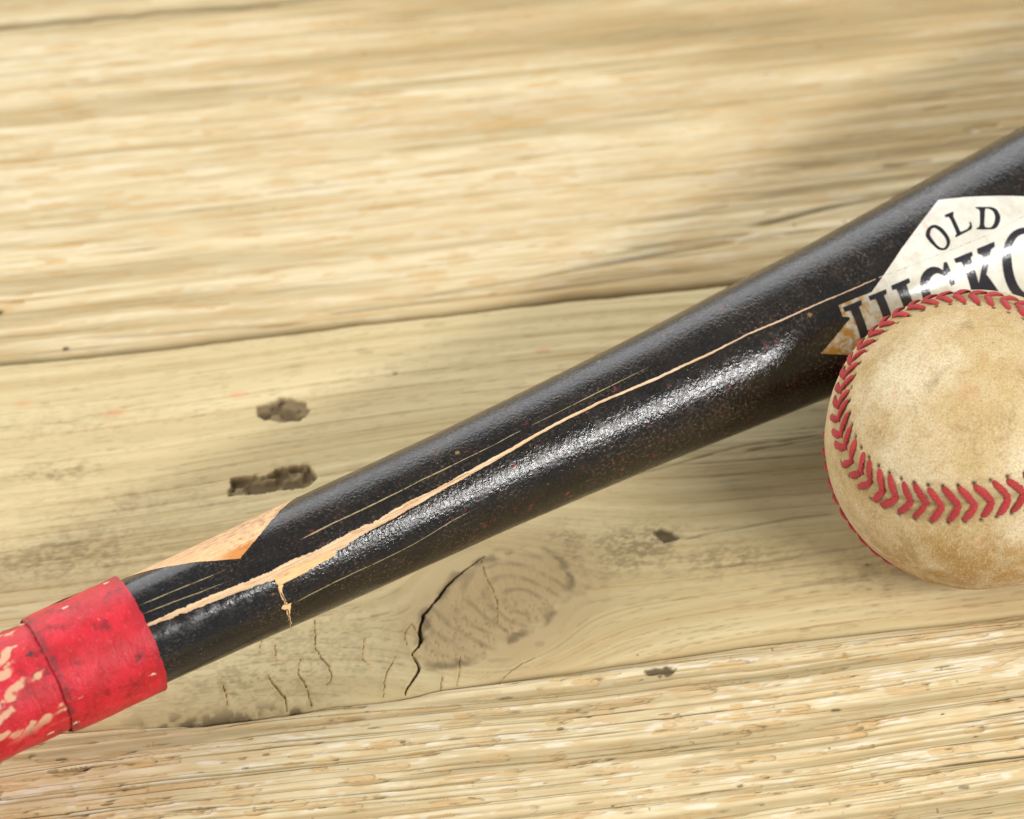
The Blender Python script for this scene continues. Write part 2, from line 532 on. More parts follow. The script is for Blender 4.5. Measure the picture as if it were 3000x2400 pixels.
# cracks: (points, half width mm, depth mm)
CRACKS = [
    ([(-7.0, -46.5), (-11.6, -50.5), (-14.1, -53.1), (-16.3, -55.8), (-18.4, -59.4), (-20.1, -62.0), (-21.5, -63.8), (-21.7, -65.5), (-22.2, -67.3), (-22.3, -69.4), (-21.9, -71.2), (-22.4, -73.3), (-24.2, -75.5)], 0.42, 2.4),
    ([(-24.2, -75.5), (-23.1, -77.2), (-22.2, -78.9), (-22.5, -80.6), (-23.7, -82.8), (-24.7, -84.5), (-25.5, -86.6)], 0.30, 1.6),
    ([(-47.8, -64.8), (-47.6, -68.8), (-47.1, -73.7), (-45.8, -76.5), (-44.0, -78.8), (-43.0, -81.0), (-43.1, -82.9), (-44.3, -84.2)], 0.16, 0.8),
    ([(-50.7, -76.9), (-51.2, -80.7), (-50.2, -82.6), (-49.1, -84.5), (-48.5, -86.4), (-47.6, -89.2), (-47.5, -90.5)], 0.16, 0.8),
    ([(-58.2, -81.7), (-56.2, -84.8), (-54.1, -87.4), (-53.8, -88.6), (-53.3, -91.1)], 0.2, 1.0),
    ([(-57.0, -72.4), (-56.5, -78.8)], 0.15, 0.5),
    ([(-69.3, -82.0), (-68.1, -86.4), (-67.6, -88.6), (-67.2, -89.9)], 0.15, 0.6),
    ([(-27.9, -76.2), (-29.7, -80.1), (-30.4, -82.3), (-30.5, -87.4)], 0.15, 0.8),
    ([(-7.6, -47.8), (-6.3, -53.1), (-4.7, -56.3), (-3.6, -60.7), (-3.6, -68.1)], 0.13, 0.5),
    ([(-12.4, -75.9), (-12.7, -81.5), (-13.2, -84.5)], 0.13, 0.5),
    ([(-16.6, -81.5), (-17.1, -85.3)], 0.15, 0.7),
    ([(-3.1, -82.8), (-0.4, -80.2), (2.2, -78.1), (5.7, -76.2)], 0.15, 0.6),
    ([(-61.5, -66.5), (-60.2, -71.0), (-60.6, -75.0)], 0.12, 0.4),
    ([(-35.5, -70.5), (-35.9, -77.0), (-33.8, -79.0)], 0.12, 0.4),
    ([(-22.0, -70.0), (-24.5, -66.5), (-26.0, -70.0), (-25.0, -74.0)], 0.13, 0.4),
]
CRACKS = [(to_uv(p), w * (0.68 if d < 1.5 else 1.0), d * 0.8) for p, w, d in CRACKS]
DARK_MARKS = [to_uv([(34.5, -38.0), (36.5, -37.6), (39.1, -38.3), (41.4, -40.7), (37.5, -42.0), (35.1, -39.8)])]


def poly_sd(U, V, P):
    """signed distance (mm, negative inside) to a closed outline"""
    d2 = np.full(U.shape, 1e9)
    ins = np.zeros(U.shape, bool)
    n = len(P)
    for i in range(n):
        a, b = P[i], P[(i + 1) % n]
        e = b - a
        t = np.clip(((U - a[0]) * e[0] + (V - a[1]) * e[1]) / (e @ e + 1e-12), 0, 1)
        d2 = np.minimum(d2, (U - a[0] - t * e[0]) ** 2 + (V - a[1] - t * e[1]) ** 2)
        c = ((a[1] > V) != (b[1] > V)) & (U < e[0] * (V - a[1]) / (e[1] + 1e-12) + a[0])
        ins ^= c
    d = np.sqrt(d2)
    return np.where(ins, -d, d)


def line_d(U, V, P):
    d2 = np.full(U.shape, 1e9)
    tt = np.zeros(U.shape)
    for i in range(len(P) - 1):
        a, b = P[i], P[i + 1]
        e = b - a
        t = np.clip(((U - a[0]) * e[0] + (V - a[1]) * e[1]) / (e @ e + 1e-12), 0, 1)
        dd = (U - a[0] - t * e[0]) ** 2 + (V - a[1] - t * e[1]) ** 2
        m = dd < d2
        d2 = np.where(m, dd, d2)
        tt = np.where(m, (i + t) / (len(P) - 1), tt)
    return np.sqrt(d2), tt


def window(us, V, P, pad):
    c0, c1 = np.searchsorted(us, [P[:, 0].min() - pad, P[:, 0].max() + pad])
    vm = V[:, c0:c1]
    if vm.size == 0:
        return None
    rows = np.where((vm.max(1) > P[:, 1].min() - pad) & (vm.min(1) < P[:, 1].max() + pad))[0]
    if len(rows) < 2:
        return None
    return slice(rows[0], rows[-1] + 1), slice(c0, c1)


def steps(*segs):
    """monotone coordinate list from (start, end, step) runs"""
    out = []
    for a, b, st in segs:
        n = max(1, int(round((b - a) / st)))
        out.append(np.linspace(a, b, n, endpoint=False))
    out.append([segs[-1][1]])
    return np.concatenate(out)


def build_plank(name, label, lo, hi, us, qs, style, seed, mat, gaps=(0.12, 0.12)):
    rng = np.random.default_rng(seed)
    nc, nr = len(us), len(qs)
    lov = lo(us) + gaps[0] * (0.5 + fbm(us * 0.06, us * 0 + 1, 2, 3))
    hiv = hi(us) - gaps[1] * (0.5 + fbm(us * 0.06, us * 0 + 5, 3, 3))
    V = lov[None, :] + (hiv - lov)[None, :] * qs[:, None]
    U = np.broadcast_to(us[None, :], V.shape).copy()
    z = np.zeros_like(V)
    A = {k: np.zeros_like(V) for k in ('tone', 'tan', 'white', 'grime', 'dark', 'knot', 'stain')}
    edge = np.minimum(V - lov[None, :], hiv[None, :] - V)
    warp = 3.0 * (vnoise(U * 0.008, V * 0.010, seed) - 0.5) + 0.7 * (vnoise(U * 0.04, V * 0.06, seed + 1) - 0.5)
    if style == 'rough':
        W = V + warp
        ridge = (vnoise(U * 0.006, W * 0.16, seed) * 0.5 + vnoise(U * 0.010, W * 0.36, seed + 1) * 0.65 + vnoise(U * 0.02, W * 0.85, seed + 2) * 0.45) / 1.6
        z += (2.5 if label == 'near' else 1.2) * (ridge - 0.5)
        fib = vnoise(U * 0.06, W * 2.2, seed + 3) * 0.6 + vnoise(U * 0.15, W * 4.0, seed + 4) * 0.4
        z += 0.16 * (fib - 0.5)
        groove = sstep(0.455, 0.36, ridge)
        ku = 1.0 if label == 'near' else 0.45
        patch = vnoise(U * 0.13 * ku, W * 0.55, seed + 6) * 0.5 + vnoise(U * 0.22 * ku, W * 1.0, seed + 2) * 0.5
        A['tone'] += 0.58 + 0.7 * (ridge - 0.5) + 0.40 * (fib - 0.5) + (0.45 if label == 'near' else 0.55) * (patch - 0.5)
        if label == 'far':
            band = vnoise(U * 0.006 + 2, W * 0.075, seed + 3)  # brown wood bands, deepened to the right as painted shade behind the barrel
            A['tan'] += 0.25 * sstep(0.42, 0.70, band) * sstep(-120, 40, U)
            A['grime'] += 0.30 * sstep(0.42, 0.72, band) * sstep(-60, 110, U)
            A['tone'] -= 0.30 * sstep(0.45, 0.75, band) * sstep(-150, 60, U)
        A['grime'] += groove * ((0.22 if label == 'near' else 0.12) + (0.40 if label == 'near' else 0.28) * vnoise(U * 0.03, W * 0.3, seed + 5))
        # narrow open grain lines
        for k, (per, amp) in enumerate(((5.2, 1.0), (3.1, 0.8), (1.7, 0.45)) if label == 'near' else ((6.2, 0.55), (3.1, 0.35))):
            ph = W / per + 0.9 * vnoise(U * 0.008, W * 0.05, seed + k)
            cell = np.floor(ph)
            fr = np.abs(ph - cell - 0.5) * per
            wd = 0.10 + 0.34 * vnoise(U * 0.035, cell * 7.7, seed + 2 + k)
            on = sstep(0.40, 0.62, vnoise(U * 0.02, cell * 3.3, seed + 4 + k))
            ln = sstep(wd, wd * 0.2, fr) * on * amp
            z -= 0.42 * ln
            A['grime'] = np.maximum(A['grime'], 0.8 * ln)
            A['dark'] = np.maximum(A['dark'], 0.75 * ln * sstep(0.62, 0.8, vnoise(U * 0.05, cell * 5.1, seed + 6)))
        wp = vnoise(U * 0.10 * ku, W * 0.62, seed + 5) * 0.45 + vnoise(U * 0.26 * ku, W * 1.3, seed + 6) * 0.30 + vnoise(U * 0.5, W * 2.6, seed + 1) * 0.25
        A['white'] += sstep(0.56, 0.74, wp) * sstep(0.42, 0.5, ridge) * (0.62 if label == 'near' else 0.30)
        z += 0.10 * A['white']
        tn = vnoise(U * 0.12, W * 0.6, seed + 1) * 0.5 + vnoise(U * 0.25, W * 1.2, seed + 2) * 0.5
        A['tan'] += sstep(0.50, 0.78, tn) * 0.42
        # lens-shaped pockets torn out of the surface, brown-rimmed
        dens = {'near': 1350, 'far': 500}[label]
        vmin, vmax = V.min(), V.max()
        if label == 'near':
            vmin = vmax - 92
        for i in range(dens):
            fu = rng.uniform(-165, 165)
            ln_ = rng.gamma(2.0, 3.0) + 2.0
            ht = rng.uniform(0.25, 0.6) if rng.random() < 0.6 else rng.uniform(0.6, 1.05)
            fv = rng.uniform(vmin, vmax)
            tilt = rng.normal(0, 0.012)
            P = np.array([[fu - ln_ / 2, fv - ht - 1], [fu + ln_ / 2, fv + ht + 1]])
            w = window(us, V, P, 1.5)
            if w is None:
                continue
            uu, vv = U[w] - fu, W[w] - np.mean(warp[w]) - fv
            vv = vv - tilt * uu - 0.0 * uu
            jag = 0.55 * (vnoise(U[w] * 0.35, V[w] * 1.3, seed + 3) - 0.5) + 0.2 * (vnoise(U[w] * 1.1, V[w] * 3.0, seed + 4) - 0.5)
            e = np.abs(uu / (ln_ / 2)) ** 3.2 + np.abs(vv / ht) ** 2.4 + jag * 1.6
            body = sstep(1.0, 0.80, e)
            rim = sstep(0.70, 0.98, e) * sstep(1.30, 1.02, e) * sstep(0.30, 0.60, vnoise(U[w] * 0.45 + i, V[w] * 1.2, seed + 6))
            side = np.clip(0.45 + 0.75 * uu / ln_ + 0.55 * np.maximum(vv, 0) / ht, 0, 1)
            s_ = rng.uniform(0.35, 1.0)
            z[w] -= rng.uniform(0.10, 0.34) * body * (0.35 + 0.65 * side)
            A['tan'][w] = np.maximum(A['tan'][w], 0.95 * s_ * body * (0.5 + 0.5 * vnoise(U[w] * 0.4, V[w] * 2, seed)))
            A['white'][w] *= 1 - 0.75 * body
            rr = rim * side * s_
            A['tan'][w] = np.maximum(A['tan'][w], rr)
            if label == 'near' and rng.random() < 0.40:
                tip = np.exp(-np.abs((uu - ln_ * 0.42) / (0.9 + 0.10 * ln_)) ** 3 - ((vv - 0.45 * ht) / (0.42 * ht)) ** 2) * sstep(0.25, 0.6, vnoise(U[w] * 0.8, V[w] * 2.4, seed + 1))
                A['dark'][w] = np.maximum(A['dark'][w], 0.75 * tip * s_)
                z[w] -= 0.25 * tip
            A['dark'][w] = np.maximum(A['dark'][w], 0.80 * rr * rng.uniform(0.15, 1.0) * (1.0 if label == 'near' else 0.35))
        # small dark end pits and cross ticks
        for i in range(420 if label == 'near' else 30):
            fu, fv = rng.uniform(-160, 160), rng.uniform(vmin, vmax)
            a, b = rng.gamma(2, 0.55) + 0.4, rng.gamma(2, 0.07) + 0.12
            if rng.random() < 0.45:
                a, b = rng.uniform(0.10, 0.17), rng.uniform(0.3, 0.9)
            w = window(us, V, np.array([[fu - a, fv - b], [fu + a, fv + b]]), 1.0)
            if w is None:
                continue
            e = ((U[w] - fu) / a) ** 2 + ((V[w] - fv) / b) ** 2 + 0.8 * (vnoise(U[w] * 2.2, V[w] * 2.2, seed) - 0.5)
            k = sstep(1.1, 0.5, e) * rng.uniform(0.15, 0.75)
            z[w] -= 0.3 * k
            A['dark'][w] = np.maximum(A['dark'][w], k)
        if label == 'near':
            P = to_uv([(31.6, -80.6), (34, -79.9), (37.1, -79.4), (39.1, -80.0), (38.0, -81.2), (35, -81.5), (31.9, -81.4)])
            w = window(us, V, P, 2)
            sd = poly_sd(U[w], V[w], P) + 0.7 * (vnoise(U[w] * 1.2, V[w] * 1.6, 1) - 0.5)
            mk = sstep(0.5, -0.4, sd)
            A['dark'][w] = np.maximum(A['dark'][w], 0.85 * mk)
            A['white'][w] *= 1 - mk
            A['tone'][w] *= 1 - 0.6 * mk
            z[w] -= 0.25 * sstep(0.4, -0.6, sd)
            for (sx, sy) in ((100, -71), (106, -68.6), (112.0, -67.2), (90, -73.0), (118, -67)):
                q = to_uv([(sx, sy)])[0]
                w = window(us, V, np.array([q, q]), 1.2)
                if w:
                    A['stain'][w] = np.maximum(A['stain'][w], 0.7 * sstep(0.5, 0.2, np.hypot(U[w] - q[0], V[w] - q[1])))
        else:
            # a dark torn knot line by the barrel and some deep furrows
            for (x0, y0, x1, y1, wd, dp) in ((60, 62, 128, 82, 1.3, 0.8), (70, 83, 140, 97.5, 3.4, 0.36), (100, 84.5, 116, 87, 1.6, 0.7), (60, 72, 135, 86, 2.4, 0.35),
                                             (-112, 23.6, -50, 30, 0.9, 0.5), (-55, 31.2, 70, 50, 1.0, 0.45), (-30, 36.5, 62, 58.0, 1.2, 0.55), (28, 54, 66, 60.6, 1.0, 0.6)):
                q0, q1 = to_uv([(x0, y0)])[0], to_uv([(x1, y1)])[0]
                P = np.array([q0, q1])
                w = window(us, V, P, 4)
                if w is None:
                    continue
                d, t = line_d(U[w], V[w] + 0.9 * (vnoise(U[w] * 0.06, V[w] * 0.1, 2) - 0.5), P)
                k = sstep(wd, 0.0, d) * sstep(0, 0.15, t) * sstep(1, 0.85, t) * (0.45 + 0.55 * vnoise(U[w] * 0.1, V[w] * 0.5, 4))
                z[w] -= dp * 0.9 * k
                A['grime'][w] = np.maximum(A['grime'][w], dp * k)
                A['dark'][w] = np.maximum(A['dark'][w], 0.6 * dp * k)
            for (sx, sy, r_, ch) in ((-115.7, 20.6, 0.75, 'dark'), (-134, 33.0, 1.1, 'dark'), (127.4, 98.5, 0.8, 'white')):
                q = to_uv([(sx, sy)])[0]
                w = window(us, V, np.array([q, q]), 4)
                if w:
                    e = np.hypot((U[w] - q[0]) * 0.6, V[w] - q[1]) + 0.5 * (vnoise(U[w], V[w], 3) - 0.5)
                    A[ch][w] = np.maximum(A[ch][w], 0.9 * sstep(r_, r_ * 0.4, e))
    else:
        # smooth face: grain streams round the knot
        du, dv = U - KNOT_C[0], V - KNOT_C[1]
        rho2 = (du / 1.12) ** 2 + dv ** 2 + 8.0
        R2 = 17.0 ** 2
        psi = V - dv * np.minimum(0.94, R2 / rho2) * sstep(100, 25, np.abs(du)) * 0.9
        W = psi + 0.55 * warp
        near = np.exp(-((du / 46) ** 2 + (dv / 30) ** 2))
        g1 = vnoise(U * 0.007, W * 0.20, seed) * 0.5 + vnoise(U * 0.012, W * 0.55, seed + 1) * 0.5
        A['tone'] += 0.55 + 0.75 * (g1 - 0.5) + 0.22 * (vnoise(U * 0.05, W * 1.6, seed + 2) - 0.5)
        A['tone'] -= 0.10 * near
        z += 0.35 * (g1 - 0.5) + 0.18 * (fbm(U * 0.03, V * 0.05, seed, 3) - 0.5)
        per = 4.3
        ph = W / per + 0.7 * vnoise(U * 0.006, W * 0.04, seed + 3)
        cell = np.floor(ph)
        fr = np.abs(ph - cell - 0.5) * per
        on = sstep(0.34, 0.62, vnoise(U * 0.022, cell * 3.1, seed + 4))
        wd = 0.16 + 0.40 * vnoise(U * 0.03, cell * 5.7, seed + 5)
        ln = sstep(wd, wd * 0.1, fr) * on * (0.45 + 0.55 * vnoise(U * 0.55, V * 0.8, seed + 6))
        z -= 0.16 * ln
        A['grime'] += 0.30 * ln * (1 - 0.8 * near)
        A['tan'] += 0.26 * sstep(wd * 3.2, 0, fr) * on
        dash = vnoise(U * 0.16, W * 2.6, seed + 1) * 0.6 + vnoise(U * 0.5, W * 4.0, seed + 3) * 0.4
        A['grime'] += 0.45 * sstep(0.64, 0.80, dash) * (0.35 + 0.65 * vnoise(U * 0.02, V * 0.06, seed + 5))
        z += 0.10 * (vnoise(U * 0.06, W * 1.8, seed + 4) - 0.5)
        # long dark check running into the ball, and one above it
        for pts, wd_, dp in (([(41, -41), (52, -38.5), (66, -35), (82, -33)], 0.7, 0.55), ([(46, -49.5), (62, -47.5), (80, -44), (96, -42)], 0.9, 0.35),
                             ([(60, -57), (78, -53.5), (92, -51)], 1.2, 0.35), ([(28, -22.0), (56, -12.5), (80, -8.0)], 0.55, 0.5), ([(58, -14), (72, -10.5), (96, -6)], 0.6, 0.55)):
            P = to_uv(pts)
            w = window(us, V, P, 3)
            d, t = line_d(U[w], V[w] + 0.7 * (vnoise(U[w] * 0.14, V[w] * 0.2, 5) - 0.5), P)
            k = sstep(wd_, wd_ * 0.1, d) * sstep(0, 0.1, t) * sstep(1, 0.9, t) * (0.4 + 0.6 * vnoise(U[w] * 0.3, V[w] * 0.6, 6))
            z[w] -= 0.25 * k
            A['grime'][w] = np.maximum(A['grime'][w], 1.4 * dp * k)
        # mildew speckle
        sp = 0.5 * fbm(U * 1.1, V * 1.7, seed + 2, 3) + 0.5 * fbm(U * 0.4, V * 0.6, seed + 4, 3)
        zone = np.zeros_like(V)
        for (x, y, rx, ry, amt) in ((30, -44, 17, 8, 1.0), (52, -47, 20, 6, 0.75), (-110, -46, 28, 9, 0.8), (-92, -58, 16, 5, 0.7), (-60, -82, 30, 10, 0.65), (-45, -70, 22, 10, 0.5),
                                    (-95, -30, 32, 5, 0.5), (-114, -20, 14, 4, 0.7), (14, -40, 6, 5, 0.8), (90, -50, 18, 10, 0.5), (-110, -5, 25, 6, 0.35)):
            q = to_uv([(x, y)])[0]
            zone = np.maximum(zone, amt * np.exp(-((U - q[0]) / rx) ** 2 - ((V - q[1]) / ry) ** 2))
        A['grime'] += sstep(0.40, 0.72, sp + 0.05 * zone) * zone * 0.80
        A['tone'] -= 0.10 * zone
        # olive cast left of the knot, ochre along the lower edge
        A['tan'] += 0.4 * sstep(16, 3, V - lov[None, :]) * vnoise(U * 0.03, W * 0.4, seed + 2) * sstep(-30, 0, U)
        # knot
        sd = poly_sd(U, V, KNOT) + 2.0 * (fbm(U * 0.25, V * 0.25, 3, 3) - 0.5)
        kin = sstep(2.2, -2.6, sd)
        ringr = np.hypot((du - 8) * 0.72, dv + 0.35 * (du - 8)) + 3.0 * fbm(U * 0.10, V * 0.10, 4, 3)
        rings = 0.5 + 0.5 * np.sin(ringr * 1.7)
        A['knot'] = kin * 0.66
        A['grime'] = A['grime'] * (1 - 0.6 * kin) + 0.50 * kin * sstep(0.45, 1.0, rings) * sstep(0.2, 0.7, fbm(U * 0.35, V * 0.35, 1, 3)) + 0.85 * sstep(2.0, 0.1, np.abs(sd + 0.3)) * sstep(0.34, 0.62, fbm(U * 0.2, V * 0.2, 5, 3))
        kp = fbm(U * 1.7, V * 0.8, 6, 3)
        A['dark'] += kin * sstep(0.55, 0.85, kp) * 0.28 * sstep(0, -9, V - KNOT_C[1] - 6)
        z += kin * (0.22 + 0.10 * rings - 0.10 * sstep(0.55, 0.75, kp))
        # grey-brown halo with curved rings above the knot
        halo = sstep(15, 0, sd) * (1 - kin)
        hr = 0.5 + 0.5 * np.sin(sd * 1.5 + 2 * fbm(U * 0.1, V * 0.1, 2, 2))
        A['knot'] = np.maximum(A['knot'], 0.50 * halo * sstep(-14, 4, V - KNOT_C[1] + 0.4 * du + 14))
        A['grime'] += 0.16 * halo * sstep(0.5, 1.0, hr) * vnoise(U * 0.15, V * 0.15, 6)
        for P, w_, d_ in CRACKS:
            w = window(us, V, P, 3)
            d, t = line_d(U[w] + 0.35 * (vnoise(U[w] * 1.1, V[w] * 1.1, 2) - 0.5), V[w], P)
            taper = sstep(-0.02, 0.22, t) * sstep(1.04, 0.80, t)
            ww = w_ * (0.35 + 0.65 * taper) * (0.7 + 0.6 * vnoise(U[w] * 0.5, V[w] * 0.5, 3))
            k = sstep(ww * 1.25, ww * 0.45, d)
            z[w] -= d_ * k
            z[w] += 0.12 * sstep(1.6, 0.3, d) * (1 - k)
            A['dark'][w] = np.maximum(A['dark'][w], (0.85 if d_ > 1.2 else 0.42) * k)
            A['tan'][w] = np.maximum(A['tan'][w], 0.4 * sstep(1.0, 0.2, d))
        for i, P in enumerate(HOLES):
            w = window(us, V, P, 3)
            sd = poly_sd(U[w], V[w], P) + 0.7 * (fbm(U[w] * 0.8, V[w] * 0.8, 1, 3) - 0.5)
            k = sstep(0.25, -0.35, sd)
            rub = fbm(U[w] * 0.28, V[w] * 0.34, 4 + i, 3)
            z[w] -= k * (0.7 + 1.5 * sstep(0.62, 0.38, rub))
            A['grime'][w] = np.maximum(A['grime'][w], k * (0.80 + 0.2 * rub))
            A['dark'][w] = np.maximum(A['dark'][w], k * (0.10 + 0.42 * sstep(0.54, 0.36, rub)))
            A['knot'][w] = np.maximum(A['knot'][w], k * sstep(0.55, 0.7, rub) * 0.8)
        for P in DARK_MARKS:
            w = window(us, V, P, 3)
            sd = poly_sd(U[w], V[w], P) + 0.9 * (fbm(U[w] * 0.7, V[w] * 0.7, 1, 3) - 0.5)
            k = sstep(0.4, -0.5, sd)
            z[w] -= 0.6 * k
            A['dark'][w] = np.maximum(A['dark'][w], 0.85 * k)
        # rotten hollow along the joint below the tape
        hol = np.exp(-((V - lov[None, :]) / 3.0) ** 2) * sstep(-112, -86, U) * sstep(-46, -70, U)
        rot = fbm(U * 0.35, V * 0.5, 2, 3)
        z -= hol * (1.4 + 1.8 * rot)
        A['grime'] = np.maximum(A['grime'], hol * (0.35 + 0.5 * rot))
        A['dark'] = np.maximum(A['dark'], hol * sstep(0.45, 0.62, rot) * 0.8)
        for (sx, sy, r_) in ((-100.8, -1.1, 1.4), (-70, 5, 1.2), (8, 20, 1.0), (-125, 2, 1.0)):
            q = to_uv([(sx, sy)])[0]
            e = np.hypot((U - q[0]) * 0.45, V - q[1])
            A['stain'] = np.maximum(A['stain'], 0.35 * sstep(r_ * 1.6, 0, e))
        for (sx, sy, r_) in ((87.0, -49.0, 0.6), (80, -24, 0.5), (-90, -61, 0.7), (-88, -63, 0.5), (-30, 12, 0.5), (30, -75.5, 0.35)):
            q = to_uv([(sx, sy)])[0]
            e = np.hypot((U - q[0]) * 0.5, V - q[1]) + 0.5 * (vnoise(U * 1.5, V * 1.5, 3) - 0.5)
            A['dark'] = np.maximum(A['dark'], 0.7 * sstep(r_, r_ * 0.3, e))
    # eased arrises
    z -= 0.95 * np.exp(-np.maximum(edge, 0) / 0.55) + 0.35 * np.exp(-np.maximum(edge, 0) / 2.2)
    A['grime'] = np.maximum(A['grime'], (0.7 if label == 'far' else 0.35) * np.exp(-np.maximum(edge, 0) / 0.8))
    z -= 0.15
    # side walls
    Vs = np.vstack([lov[None, :], V, hiv[None, :]])
    Us = np.vstack([us[None, :], U, us[None, :]])
    zs = np.vstack([np.full((1, nc), -34.0), z, np.full((1, nc), -34.0)])
    X = (Us * cu - Vs * su_) * MM
    Y = (Us * su_ + Vs * cu) * MM
    verts = np.stack([X.ravel(), Y.ravel(), zs.ravel() * MM], 1)
    at = {k: np.clip(np.vstack([a[:1], a, a[-1:]]), 0, 1.2 if k == 'tone' else 1).ravel() for k, a in A.items()}
    at['uv'] = np.stack([Us.ravel() + seed * 400, Vs.ravel(), zs.ravel() * 0], 1)
    me = np_mesh(name, verts, grid_quads(nr + 2, nc), at)
    o = bpy.data.objects.new('plank', me)
    me.materials.append(mat)
    COL.objects.link(o)
    o.parent = tabletop
    o.matrix_parent_inverse = tabletop.matrix_world.inverted()
    return o


def qrun(length, *segs):
    return steps(*[(a / length, b / length, s / length) for a, b, s in segs])


U_mid = steps((-330, -160, 6), (-160, -82, 0.6), (-82, 28, 0.23), (28, 160, 0.6), (160, 330, 6))
U_low = steps((-330, -160, 6), (-160, 160, 0.42), (160, 330, 6))
U_up = steps((-330, -165, 6), (-165, 165, 0.75), (165, 330, 6))
p = build_plank('plank_knotty', 'smooth', j3, j2, U_mid, np.linspace(0, 1, 460), 'smooth', 3, M_smooth, (0.12, 0.2))
p['label'] = 'smooth middle board with the cracked knot and two torn holes'
p = build_plank('plank_near', 'near', j4, j3, U_low, qrun(122, (0, 54, 1.5), (54, 122, 0.155)), 'rough', 5, M_rough)
p['label'] = 'rough fibrous board along the bottom'
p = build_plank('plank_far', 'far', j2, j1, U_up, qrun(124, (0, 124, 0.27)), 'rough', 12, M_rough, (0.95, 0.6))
p['label'] = 'rough pale board behind the bat'
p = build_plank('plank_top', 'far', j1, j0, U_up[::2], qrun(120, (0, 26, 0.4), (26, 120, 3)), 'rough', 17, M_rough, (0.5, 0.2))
p['label'] = 'board edge in the top left corner'

# ------------------------------------------------------------------ baseball bat
A0 = np.array([-85.8704746, -87.9471624, 26.5])
AX = np.array([0.86746502, 0.49742541, 0.00850934])
E1 = np.array([-0.00738182, -0.00423292, 0.99996379])
E2 = np.array([0.49744342, -0.86749643, 0.0])
_prof = np.array([(-214, 0.2), (-213.5, 14), (-212, 20), (-208, 23.3), (-203, 24.2), (-199, 23.2), (-195, 19.5), (-189, 15.2), (-182, 13.6), (-170, 13.1), (-60, 13.0), (0, 13.0), (20, 13.15), (40, 13.6), (60, 13.85), (80, 13.95), (95, 14.2), (110, 14.65), (122, 15.1), (134, 15.5),
                  (147, 16.05), (159, 16.75), (171, 17.5), (184, 18.2), (194, 18.8), (207, 19.9), (226, 21.35), (242, 22.6), (262, 24.0), (300, 26.6), (350, 28.8), (400, 29.6), (500, 30.2), (590, 30.4), (612, 29.0), (622, 24), (627, 14), (628, 0.2)])
_sg = np.arange(-214, 628.01, 0.5)
_rg = np.interp(_sg, _prof[:, 0], _prof[:, 1])
_k = np.exp(-.5 * (np.arange(-30, 31) / 12.0) ** 2)
_k /= _k.sum()
_rs = np.convolve(np.pad(_rg, 30, 'edge'), _k, 'valid')
_m = np.interp(_sg, [-180, -165, 580, 600], [0, 1, 1, 0])
_rg = _rg * (1 - _m) + _rs * _m
RREF = 17.0


def rad(s):
    return np.interp(s, _sg, _rg)


def bat_pt(s, th, dr=0.0):
    """point on the bat, s mm along the axis and th degrees round it, lifted dr mm"""
    s, th, dr = np.broadcast_arrays(np.asarray(s, float), np.asarray(th, float), np.asarray(dr, float))
    r = rad(s) + dr
    t = np.radians(th)
    return (A0 + s[..., None] * AX + (r * np.cos(t))[..., None] * E1 + (r * np.sin(t))[..., None] * E2) * MM


def st_of(s, th):
    s, th = np.broadcast_arrays(s, th)
    return np.stack([s, np.radians(th) * RREF, 0 * s], -1)


bat = thing('baseball_bat', 'black wooden baseball bat with a long split and red taped handle', 'baseball bat', tuple(bat_pt(0, 0) * [1, 1, 0]))
bpy.context.view_layer.update()


def bat_part(name, me, mat, parent=bat, label=None):
    o = link(name, me, mat, bat)
    if parent is not bat:
        o.parent = parent
        o.matrix_parent_inverse = parent.matrix_world.inverted()
    if label:
        o['label'] = label
    return o


def revolve(name, ss, rr_add, nth=192, wob=None):
    th = np.linspace(-180, 180, nth + 1) + 125 - 0.001
    S, T = np.meshgrid(ss, th, indexing='ij')
    dr = np.broadcast_to(np.asarray(rr_add, float).reshape(-1, 1), S.shape).copy()
    if wob is not None:
        ds, ddr = wob(S, T)
        S = S + ds
        dr = dr + ddr
    v = bat_pt(S, T, dr).reshape(-1, 3)
    Tw = (T + 180) % 360 - 180
    return np_mesh(name, v, grid_quads(len(ss), nth + 1)[:, ::-1], {'st': st_of(S, np.where(T > 180, T, T)).reshape(-1, 3)})


M_lac = mat_lacquer()
ss = steps((-214, -190, 0.8), (-190, -30, 4), (-30, 262, 1.0), (262, 600, 5), (600, 628, 0.8))
body = bat_part('bat_body', revolve('bat_body', ss, np.zeros(len(ss)), 200,
                lambda S, T: (0 * S, 0.10 * (fbm(S * 0.06, T * 0.03, 2, 3) - 0.5) * np.clip((S + 60) / 40, 0, 1))), M_lac, label='black crackled lacquer shaft and barrel')
bpy.context.view_layer.update()

# grip: the wrapped strip below and the loose band over its end


def edge_wob(amp, seed):
    def f(S, T):
        tn = np.radians(T)
        e = amp * (fbm(3 * np.cos(tn) + 9, 3 * np.sin(tn) + 9, seed, 4) - 0.5) + 0.35 * (vnoise(T * 0.5, 0 * T + 3, seed) - 0.5)
        return e, 0.50 * (fbm(S * 0.14 + T * 0.02, T * 0.05 - S * 0.05, seed + 1, 4) - 0.5)
    return f


